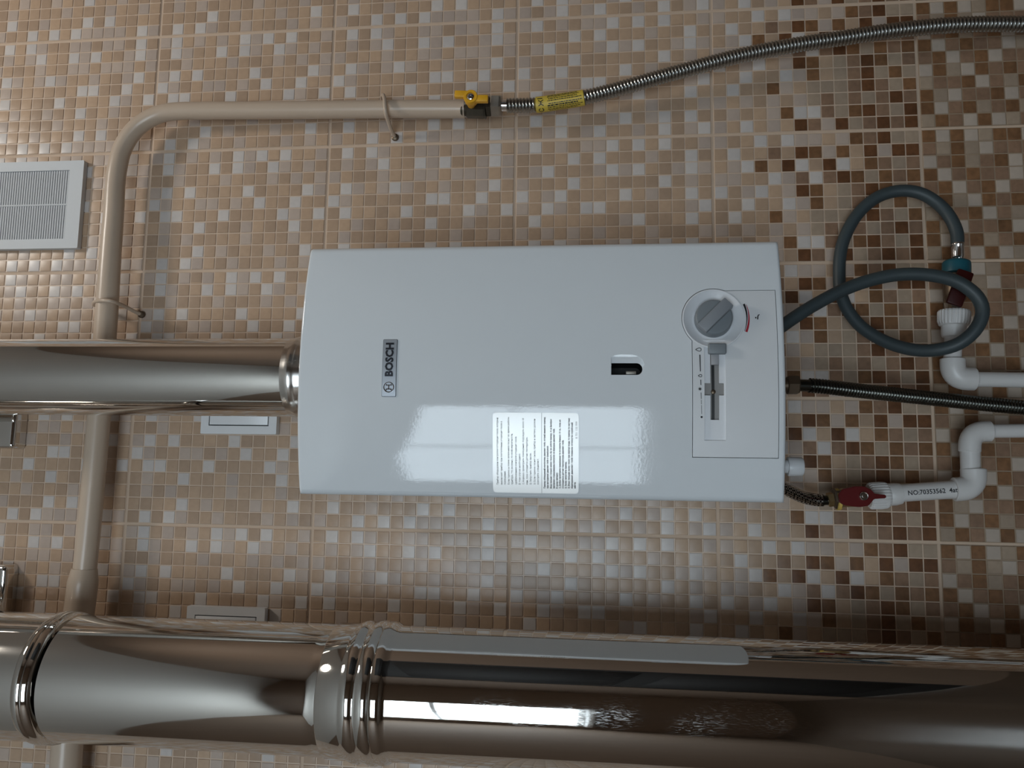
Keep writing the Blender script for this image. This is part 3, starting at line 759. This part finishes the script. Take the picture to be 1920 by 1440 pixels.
link_mesh('top_section', lathe((BX, BY, zt + .012), (0, 0, 1), [(0, BR), (RZ - zt - .016, BR)], 128), M['chrome'], wide, smooth=50)

# ------------------------------------------------------------------ cream gas pipe, hooks, gas valve, gas hoses
gas = thing('gas_pipe', 'cream painted steel gas pipe bending from horizontal to vertical on the tiles', 'gas pipe', P(870, 205, -.036))
ctrl = W([(872, 204.5, -.036), (760, 204.5, -.036), (600, 206, -.036), (470, 207, -.036), (390, 207.5, -.037), (335, 208.5, -.038), (300, 214, -.038), (268, 230, -.039), (245, 252, -.040), (229, 280, -.040), (221, 310, -.041), (216, 345, -.041), (213, 400, -.042), (207, 480, -.043), (199, 600, -.043), (189, 740, -.043), (177, 880, -.043), (166, 1000, -.043), (158, 1075, -.043)])
pts = spline(ctrl, .008)
link_mesh('pipe', tube(pts, lambda t: .0137 + .0028 * min(1, max(0, (t - .42) / .25)), 28), M['cream'], gas)
ctrl = W([(158.5, 1066, -.043), (155, 1095, -.043), (152, 1120, -.043), (142, 1200, -.043), (131, 1330, -.043), (122, 1450, -.043), (112, 1560, -.043), (100, 1700, -.043)])
pts = spline(ctrl, .006)
def cr(t): return .0178 + .0034 * min(1, max(0, t / .04)) if t < .05 else .0212
link_mesh('wide_sleeve', tube(pts, cr, 28), M['cream'], gas)
a, b = P(866, 204.5, -.036), P(875, 204.5, -.036)
link_mesh('bare_thread', tube(spline([a, b], .002), .0125, 24), M['chip'], gas)
def hook(name, label, ctrl, r):
    h = thing(name, label, 'pipe hook', P(*ctrl[-1]), 'cream wire hooks holding the gas pipe')
    pts = spline(W(ctrl), .003)
    link_mesh('wire', tube(pts, r, 12), M['cream'], h)
    p = P(*ctrl[-1]); link_mesh('wall_anchor', lathe((p.x, -.004, p.z), (0, -1, 0), [(0, r * 1.9), (.003, r * 1.8), (.0045, r * 1.2)], 16), M['nut_dark'], h)
hook('pipe_hook', 'cream wire hook round the vertical gas pipe left of the yellow valve', [(717, 186, -.012), (716.5, 179.5, -.030), (719, 179, -.045), (721, 187, -.0545), (722, 200, -.0575), (723.5, 213, -.054), (727, 224, -.044), (731, 236, -.030), (736, 249, -.014), (741, 258, -.004)], .0031)
hook('pipe_hook', 'cream wire hook round the gas pipe just above the narrow flue', [(182, 574, -.012), (176, 571, -.035), (178, 566, -.052), (187, 563.5, -.062), (199, 563.5, -.0655), (212, 565.5, -.062), (223, 569.5, -.050), (237, 576, -.032), (252, 584, -.016), (266, 590, -.004)], .0030)

VY = -.040
gv = thing('gas_valve', 'dark ball valve with yellow butterfly handle on the gas pipe', 'valve', P(895, 203, VY))
def seg_(name, mat, parent, pix_rows, y, seg=32, start=0.0, smooth=35):
    """turned part along picture columns: rows are (u, v centre, half width in pixels)"""
    bm = bmesh.new(); rings = []
    pts = [P(u, v, y) for u, v, r in pix_rows]
    ax = (pts[-1] - pts[0]).normalized(); a1 = Vector((0, -1, 0)); a1 = (a1 - ax * a1.dot(ax)).normalized(); a2 = ax.cross(a1)
    for q, (u, v, r) in zip(pts, pix_rows):
        dpt = (q - CAM).dot(AZ); R = r * dpt / FPX
        rings.append([q + (a1 * math.cos(2 * math.pi * k / seg + start) + a2 * math.sin(2 * math.pi * k / seg + start)) * R for k in range(seg)])
    ring_skin(bm, rings)
    return link_mesh(name, bm, mat, parent, smooth=smooth)
seg_('inlet_collar', M['valve'], gv, [(863, 206, 8), (865, 206, 11), (868, 206, 12), (870, 206, 9), (872, 206, 12), (875, 206, 11)], VY)
seg_('body', M['valve'], gv, [(873.5, 206, 11), (876.5, 206, 15.5), (905, 206, 16), (908, 206, 15), (909, 206, 17), (911, 205, 17), (912, 204, 14)], VY, 8, math.pi / 8, 20)
seg_('outlet_collar', M['valve'], gv, [(911, 200, 18), (912, 199.5, 20), (919, 199, 20), (921, 199, 18)], VY, 6, math.pi / 6, 20)
hc = P(882.3, 181.4, -.083); hb = Vector((hc.x, VY + .0, hc.z))
sp = P(884, 196, VY - .012)
link_mesh('stem', tube([sp, hc + Vector((0, .004, 0))], .0062, 20), M['yellow'], gv)
link_mesh('handle_boss', lathe(hc + Vector((0, .013, 0)), (0, -1, 0), [(0, .0092), (.003, .0104), (.0135, .0106), (.0150, .0098), (.0150, .0064), (.0128, .0060), (.0128, .0003)], 40), M['yellow'], gv)
link_mesh('handle_screw', lathe(hc + Vector((0, .0004, 0)), (0, -1, 0), [(0, .0052), (.0018, .0050), (.0026, .0036), (.0026, .0016), (.0014, .0014), (.0014, .0002)], 24), M['bright'], gv)
for (ua, va_, ub, vb_), nm in (((853, 177.5, 876, 178), 'wing'), ((889, 186, 915.5, 186), 'wing')):
    a = P(ua, va_, -.080); b = P(ub, vb_, -.080); ax = (b - a).normalized(); up = Vector((0, -1, 0)); sd = ax.cross(up)
    bm = bmesh.new(); Lw = (b - a).length; add_box(bm, (0, -.0052, -.0042), (Lw, .0052, .0042), .0014, 2)
    for v in bm.verts: q = v.co.copy(); v.co = a + ax * q.x + sd * q.y + up * q.z
    link_mesh('wing', bm, M['yellow'], gv)

gh = thing('gas_hose', 'corrugated steel gas hose with yellow label curving from the yellow valve', 'hose', P(930, 198, VY))
seg_('union_nut', M['nut'], gh, [(921, 198, 19), (922.5, 198, 20.5), (937, 198, 20.5), (940, 198, 18), (941, 198, 14)], VY, 6, math.pi / 6, 20)
seg_('ferrule', M['bright'], gh, [(940, 198, 10.5), (952, 198, 10.5)], VY)
hp = W([(951, 198.3, -.040), (1005, 196.8, -.040), (1050, 190.5, -.041), (1095, 183, -.042), (1150, 169.5, -.043), (1215, 151, -.044), (1280, 133, -.044), (1380, 106.5, -.044), (1480, 86.5, -.044), (1580, 71.5, -.044), (1680, 57, -.045), (1780, 47.5, -.046), (1870, 45, -.047), (1960, 46.5, -.048), (2060, 50, -.05)])
hs = spline(hp, .002)
link_mesh('corrugated_tube', corrugated(hs, .0113, .0051, .0016, 18), M['steel'], gh)
# label wrapped round the hose
ia = min(range(len(hs)), key=lambda k: (hs[k] - P(1005, 196.8, -.040)).length); ib = min(range(len(hs)), key=lambda k: (hs[k] - P(1094.5, 183, -.042)).length)
lab = hs[ia:ib + 1]
lo_ = link_mesh('label', tube(lab, .0117, 28), M['yellow_label'], gh)
fr = frames(lab)
Ltot = sum((b - a).length for a, b in zip(lab, lab[1:]))
def on_label(s, ang):
    """s along the label 0..1, ang round it (0 faces the camera, positive towards the picture's foot)"""
    k = s * (len(lab) - 1); i = min(int(k), len(lab) - 2); c = lab[i].lerp(lab[i + 1], k - i)
    t = (lab[i + 1] - lab[i]).normalized(); f_ = (CAM - c); f_ = (f_ - t * f_.dot(t)).normalized(); d_ = AY - t * AY.dot(t); d_ = (d_ - f_ * d_.dot(f_)).normalized()
    return c + (f_ * math.cos(ang) + d_ * math.sin(ang)) * .0120
bm = bmesh.new(); rl = random.Random(5)
for row in range(9):
    an = -1.05 + row * .24 + (.12 if row > 3 else 0)
    s = .24 + rl.random() * .03; end = .97 - rl.random() * .12
    while s < end:
        e = min(end, s + .015 + rl.random() * .05)
        h = .05 + (.03 if row in (0, 5) else 0)
        vs = [bm.verts.new(on_label(q, an + z)) for q, z in ((s, -h), (e, -h), (e, h), (s, h))]; bm.faces.new(vs); s = e + .010
po2 = link_mesh('printed_text', bm, M['ink'], lo_, smooth=0)
bm = bmesh.new()
for cen, ch_ in ((-.12, 'Ж'), (.72, 'С')):
    add_text(bm, ch_, .010, lambda x, y: on_label(.09 + (-y) / Ltot + .07, cen + (-(x - .004)) / .0117), bold=.0002)
vs = [bm.verts.new(on_label(q, z)) for q, z in ((.04, -.85), (.15, -.85), (.15, -.72), (.04, -.72))]; bm.faces.new(vs)
link_mesh('printed_symbols', bm, M['ink'], lo_, smooth=0)

GY = -.105
g2 = thing('gas_hose', 'dark corrugated steel gas hose running down from under the heater between white pipes', 'hose', P(1487, 722, GY))
seg_('inlet_spigot', M['nut_dark'], g2, [(1462, 722, 12), (1478, 722, 12)], GY)
seg_('union_nut', M['nut_dark'], g2, [(1475.5, 722, 17), (1477, 722, 19), (1495, 722, 19), (1497.5, 722, 17)], GY, 6, 0.0, 20)
seg_('ferrule', M['steel_dark'], g2, [(1497, 722.3, 11.5), (1520, 723, 11.5)], GY)
hp = W([(1518, 722.8, GY), (1545, 725, -.102), (1580, 729, -.096), (1618, 733.5, -.088), (1680, 740, -.075), (1760, 748.5, -.062), (1840, 757, -.052), (1920, 764.5, -.046), (2000, 771, -.043), (2090, 777, -.042)])
link_mesh('corrugated_tube', corrugated(spline(hp, .002), .0100, .0041, .0019, 16), M['steel_dark'], g2)

# ------------------------------------------------------------------ grey rubber hose
rub = thing('rubber_hose', 'grey rubber water hose looping under the heater to the teal nut', 'hose', P(1795, 470, -.045))
hp = [(1795.5, 462, -.046), (1794, 436, -.044), (1781, 407, -.040), (1760, 383, -.036), (1730, 364, -.033), (1697, 357.5, -.031), (1663, 362.5, -.029), (1633, 377.5, -.028), (1604, 407, -.027), (1583, 447, -.026), (1575, 482, -.026), (1573.5, 515, -.026), (1576, 547, -.027), (1588, 579, -.030), (1613, 611, -.036), (1647, 634, -.046), (1683, 649, -.058), (1723, 657, -.072), (1763, 655, -.086), (1800, 643, -.096), (1829, 618, -.102), (1842, 588, -.104), (1836, 562, -.104), (1813, 539, -.104), (1780, 523, -.104), (1730, 514.5, -.104), (1680, 515.5, -.103), (1630, 526, -.103), (1580, 544, -.104), (1530, 570, -.106), (1493, 593, -.109), (1460, 616, -.112)]
link_mesh('hose', tube(spline(W(hp), .006), .0086, 24), M['rubber'], rub)
seg_('crimp_sleeve', M['bright'], rub, [(1795.5, 456, 11), (1796, 458, 12), (1796, 460, 12), (1796, 462, 11), (1796.5, 482, 11), (1797, 484, 9.5), (1797, 487, 9)], -.046)

# ------------------------------------------------------------------ white pipes with valves
UY = -.046
uv = thing('water_valve', 'shade-darkened red handled water valve with teal nut hidden behind the rubber hose', 'valve', P(1793, 535, UY))
seg_('teal_nut', M['teal'], uv, [(1794, 487.8, 13), (1794, 488.5, 18), (1794, 491, 23), (1793.5, 495, 24.5), (1793, 513, 24.5), (1793, 514, 21)], UY, 32, 0, 50)
seg_('upper_spigot', M['nut_dark'], uv, [(1793, 512, 14), (1792, 527, 14)], UY)
seg_('body', M['nut_dark'], uv, [(1792, 524, 16), (1791.5, 528, 20), (1791, 545, 21), (1790.5, 560, 19), (1790, 566, 15)], UY, 16)
seg_('lower_spigot', M['nut_dark'], uv, [(1790, 562, 11.5), (1789, 584, 11.5)], UY, 8, 0, 20)
a = P(1800, 539, UY - .034)
link_mesh('stem', tube([P(1793, 545, UY), a], .006, 16), M['nut_dark'], uv)
bm = bmesh.new(); add_box(bm, (-.0105, -.026, -.0035), (.0105, .024, .0035), .0025, 2)
ax1 = (P(1812, 516, UY - .034) - P(1796, 560, UY - .034)).normalized(); up = Vector((0, -1, 0)); ax2 = up.cross(ax1)
for v in bm.verts: q = v.co.copy(); v.co = a + ax2 * q.x + ax1 * q.y + up * q.z
link_mesh('handle', bm, M['red_shaded'], uv)

up_ = thing('water_pipe', 'white plastic water pipe with elbow below the red valve and rubber hose', 'water pipe', P(1785, 700, UY))
def knurl_px(name, parent, rows, y, ribs=26):
    pts = [P(u, v, y) for u, v, r, k in rows]; ax = (pts[-1] - pts[0]).normalized()
    prof = []
    for q, (u, v, r, k) in zip(pts, rows): prof.append(((q - pts[0]).dot(ax), r * (q - CAM).dot(AZ) / FPX, k))
    return link_mesh(name, knurled(pts[0], ax, prof, ribs), M['ppr'], parent, smooth=25)
knurl_px('coupling_nut', up_, [(1789, 582.5, 14, 0), (1789, 583, 26.5, 1), (1789, 586, 28.5, 1), (1788.5, 603, 28.2, 1), (1788.3, 610, 25.5, 0), (1788.2, 612, 21, 0)], UY)
seg_('coupling_collar', M['ppr'], up_, [(1788.3, 606, 21.5), (1788, 627, 21.5), (1787.6, 632, 19.5), (1787.4, 634, 15)], UY)
seg_('vertical_pipe', M['ppr'], up_, [(1787.4, 630, 15.3), (1785.8, 676, 15.3)], UY)
def elbow(name, parent, a, ra, corner, b, rb, y, lip=3, round_=.55):
    """plastic elbow: two sockets joined by a bend; a and b are the socket mouths in pixels"""
    A, C, Bp = P(*a, y), P(*corner, y), P(*b, y)
    Ra = ra * (A - CAM).dot(AZ) / FPX
    da, db = (A - C), (Bp - C); la, lb = da.length, db.length; da.normalize(); db.normalize()
    rr = min(la, lb) * round_
    pts = [A, A.lerp(C + da * rr, .5), C + da * rr]
    for k in range(1, 9):
        t = k / 9; pts.append((C + da * rr).lerp(C, t).lerp(C.lerp(C + db * rr, t), t))
    pts += [C + db * rr, Bp.lerp(C + db * rr, .5), Bp]
    nn = len(pts)
    bm = bmesh.new(); fr_ = frames(pts); rings = []
    for i_, (q, (t_, u_, v_)) in enumerate(zip(pts, fr_)):
        R = Ra
        rings.append([q + (u_ * math.cos(2 * math.pi * k / 32) + v_ * math.sin(2 * math.pi * k / 32)) * R for k in range(32)])
    # chamfered mouths
    def mouth(q, t_, u_, v_, s): 
        return [[q + t_ * s * d_ + (u_ * math.cos(2 * math.pi * k / 32) + v_ * math.sin(2 * math.pi * k / 32)) * (Ra - e_) for k in range(32)] for d_, e_ in ((.0012, .0012), (.0013, .0035))]
    t0, u0, v0_ = fr_[0]; t1_, u1, v1_ = fr_[-1]
    rings = mouth(A, t0, u0, v0_, -1)[::-1] + rings + mouth(Bp, t1_, u1, v1_, 1)
    ring_skin(bm, rings)
    return link_mesh(name, bm, M['ppr'], parent, smooth=40)
elbow('elbow', up_, (1786, 674), 21.7, (1786.5, 709.5), (1826, 710.5), 20, UY, round_=.75)
seg_('lower_pipe', M['ppr'], up_, [(1822, 711, 14.3), (1920, 712.5, 14.4), (2060, 714.5, 14.6)], UY)

LY = -.052
lp = thing('water_pipe', 'white plastic water pipe with two elbows and printed number below the heater', 'water pipe', P(1740, 921, LY))
elbow('elbow', lp, (1856, 808.5), 19.3, (1818.5, 809.5), (1818, 846), 22, LY, round_=.75)
seg_('lower_pipe', M['ppr'], lp, [(1850, 808.5, 12.8), (1920, 807.5, 13), (2060, 805, 13.2)], LY)
seg_('short_pipe', M['ppr'], lp, [(1818.5, 842, 17.2), (1820, 884, 17.2)], LY)
elbow('elbow', lp, (1825, 880), 22.3, (1826.5, 916), (1789.5, 917.5), 22, LY, round_=.75)
tp = seg_('printed_pipe', M['ppr'], lp, [(1685, 924.8, 16.5), (1794, 917.5, 16.8)], LY)
seg_('coupling_collar', M['ppr'], lp, [(1660, 928, 19), (1663, 927.7, 21), (1678, 926.5, 21), (1688, 925.5, 19.5), (1689.5, 925.3, 16)], LY)
knurl_px('coupling_nut', lp, [(1628, 930, 16, 0), (1628.5, 930, 22, 1), (1632, 929.8, 25, 1), (1650, 929, 25.5, 1), (1661, 928.5, 24.5, 1), (1666, 928.2, 21, 0), (1667, 928.2, 18, 0)], LY)
pa, pb = P(1695, 924.1, LY), P(1792, 917.7, LY); ax = (pb - pa).normalized(); rpp = 16.75 * (pa - CAM).dot(AZ) / FPX
def on_pipe(s, h):
    c = pa + ax * s; f_ = (CAM - c); f_ = (f_ - ax * f_.dot(ax)).normalized(); u_ = -(AY - ax * AY.dot(ax)); u_ = (u_ - f_ * u_.dot(f_)).normalized()
    an = h / rpp; return c + (f_ * math.cos(an) + u_ * math.sin(an)) * (rpp + .0003)
bm = bmesh.new(); add_text(bm, 'NO:70353562  4at..', .0085, lambda x, y: on_pipe(x + .0005, y - .0035), bold=.00014, width=.066)
link_mesh('printed_number', bm, M['ink'], tp, smooth=0)

lv = thing('water_valve', 'brass water valve with red butterfly handle and yellow tape below the heater', 'valve', P(1598, 931, LY))
seg_('inlet_hex', M['nut_dark'], lv, [(1561, 935, 14), (1563, 935, 19), (1568, 934.5, 20), (1575, 934, 20), (1577, 934, 18)], LY, 6, .3, 20)
seg_('yellow_tape', M['yellow_tape'], lv, [(1566.8, 936.5, 17), (1567.5, 936.5, 20.3), (1573.5, 936, 20.6), (1574.5, 936, 17)], LY, 12)
seg_('body', M['brass'], lv, [(1573, 934, 15.5), (1578, 933.5, 17.5), (1606, 932, 18), (1614, 931.5, 19), (1622, 931, 17.5), (1630, 930, 15)], LY, 24)
hc = P(1617.5, 930, LY - .034)
link_mesh('stem', tube([P(1616, 931, LY), hc], .0055, 16), M['brass'], lv)
bm = bmesh.new()
ax1 = (P(1655, 928.5, LY - .034) - P(1580, 927, LY - .034)).normalized(); up = Vector((0, -1, 0)); ax2 = up.cross(ax1)
outl = [(-.030, -.009), (-.024, -.0125), (-.006, -.0145), (.006, -.0125), (.012, -.0055), (.0135, -.0026), (.028, -.0024), (.029, 0), (.028, .0024), (.0135, .0026), (.011, .008), (.002, .0125), (-.010, .0125), (-.026, .0085), (-.031, .002)]
lo2 = [bm.verts.new(hc + ax1 * x + ax2 * y + up * -.002) for x, y in outl]; hi2 = [bm.verts.new(hc + ax1 * x + ax2 * y + up * .0035) for x, y in outl]
bm.faces.new(lo2); bm.faces.new(hi2)
for k in range(len(outl)): bm.faces.new((lo2[k], lo2[(k + 1) % len(outl)], hi2[(k + 1) % len(outl)], hi2[k]))
bmesh.ops.bevel(bm, geom=bm.edges[:], offset=.0009, segments=2, affect='EDGES')
hd = link_mesh('handle', bm, M['red'], lv)
link_mesh('handle_nut', lathe(hc + up * .003, (0, -1, 0), [(0, .0062), (.002, .0062), (.0032, .0052), (.0028, .0044), (.0020, .0042), (.0020, .0026), (.0042, .0022), (.0042, .0002)], 24), M['bright'], hd)

br_ = thing('braided_hose', 'braided steel water hose from the heater to the red butterfly valve', 'hose', P(1540, 938, LY))
hp = W([(1455, 908, -.085), (1476, 918, -.075), (1500, 929.5, -.064), (1520, 935.5, -.056), (1538, 938.2, LY)])
link_mesh('braid', tube(spline(hp, .004), .0087, 24), M['braid'], br_)
seg_('crimp_sleeve', M['steel_dark'], br_, [(1532, 937.5, 10), (1533, 937.7, 11.5), (1543, 938.2, 11.5), (1544, 938.3, 9.5), (1553, 938, 9)], LY)
seg_('hose_nut', M['brass'], br_, [(1551, 937.5, 11), (1552, 937.5, 13.5), (1562, 936, 14)], LY, 6, .2, 20)

# ------------------------------------------------------------------ vent grille, cover plates, chrome brackets
a, b = P(158.5, 300.5, -.012), P(145.5, 465, -.012)
vx1_, vx0_ = P(150, 300.8, -.012).x, P(150, 465, -.012).x; vzb_ = P(152, 380, -.012).z; vs_ = vx1_ - vx0_; vzt_ = vzb_ + .20
vg = thing('vent_grille', 'white square plastic ventilation grille on the tiles beside the gas pipe bend', 'vent', ((vx0_ + vx1_) / 2, -.004, vzb_))
fr_w = .016; fz = .024
link_mesh('frame', prism(rounded(vx0_, vx1_, vzb_, vzt_, .002, 3), -.0125, -.0032, [[(vx0_ + fr_w, vzb_ + fz), (vx1_ - fr_w, vzb_ + fz), (vx1_ - fr_w, vzt_ - fz), (vx0_ + fr_w, vzt_ - fz)]]), M['vent'], vg)
link_mesh('backing', box((vx0_ + fr_w - .001, -.006, vzb_ + fz - .001), (vx1_ - fr_w + .001, -.0035, vzt_ - fz + .001)), M['vent_dark'], vg, smooth=0)
z = vzb_ + fz + .0012; sm = None
while z < vzt_ - fz - .003:
    bm = box((vx0_ + fr_w, -.0105, z), (vx1_ - fr_w, -.0052, z + .0032), .0005, 1)
    if sm is None:
        sl0 = link_mesh('slat', bm, M['vent_dark'], vg, smooth=0); sm = (sl0, z)
    else:
        bm.free(); o = sm[0].copy(); COL.objects.link(o); o.location.z += z - sm[1]
    z += .0042
link_mesh('middle_bar', box(((vx0_ + vx1_) / 2 - .0012, -.0112, vzb_ + fz), ((vx0_ + vx1_) / 2 + .0012, -.006, vzt_ - fz)), M['vent_dark'], vg, smooth=0)
def cover(label, x0, x1, z0, z1):
    c = thing('cover_plate', label, 'cover plate', ((x0 + x1) / 2, -.004, z0), 'white plastic cover plates behind the flues')
    s = .0125
    link_mesh('frame', prism(rounded(x0, x1, z0, z1, .0012, 3), -.0145, -.0032, [[(x0 + s, z0 + s), (x1 - s, z0 + s), (x1 - s, z1 - s), (x0 + s, z1 - s)]]), M['plate'], c)
    g = .0016
    link_mesh('insert', box((x0 + s + g, -.0150, z0 + s + g), (x1 - s - g, -.0035, z1 - s - g), .0006, 2), M['plate'], c)
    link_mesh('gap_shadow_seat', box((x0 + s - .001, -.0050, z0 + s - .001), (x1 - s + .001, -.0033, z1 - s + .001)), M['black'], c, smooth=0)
p0, p1 = P(375.5, 813, -.0145), P(517.5, 813, -.0145)
cover('white square cover plate half hidden behind the narrow flue', p0.x, p0.x + (p0.z - p1.z), p1.z, p0.z)
p0, p1 = P(351, 1137, -.0145), P(497, 1140, -.0145); hz = p0.z - p1.z
cover('white square cover plate half hidden behind the wide flue', (p0.x + p1.x) / 2 - hz, (p0.x + p1.x) / 2, p1.z, p0.z)
def bracket(label, x0, x1, z0, z1, y0, rad):
    c = thing('chrome_bracket', label, 'bracket', ((x0 + x1) / 2, -.003, z0), 'chrome brackets near the ceiling')
    bm = prism(rounded(x0, x1, z0, z1, rad, 8), y0, -.0032)
    es = [e for e in bm.edges if all(v.co.y < y0 + .001 for v in e.verts) and len(e.link_faces) == 2 and abs(e.link_faces[0].normal.dot(e.link_faces[1].normal)) < .5]
    bmesh.ops.recalc_face_normals(bm, faces=bm.faces)
    bmesh.ops.bevel(bm, geom=es, offset=.006, segments=3, affect='EDGES', profile=.5)
    b_ = link_mesh('plate', bm, M['chrome'], c, smooth=50)
    link_mesh('screw_head', lathe(((x0 + x1) / 2, y0 + .0002, z1 - .03), (0, -1, 0), [(0, .005), (.0018, .0046), (.0024, .002)], 16), M['bright'], c)
p = P(24, 841, -.03)
bracket('polished chrome bracket with rounded corner behind the narrow flue', p.x, p.x + .085, p.z, p.z + .13, -.03, .006)
p = P(12, 1061, -.03)
bracket('polished chrome bracket with rounded corner behind the wide flue', p.x - .10, p.x, p.z, p.z + .13, -.03, .008)
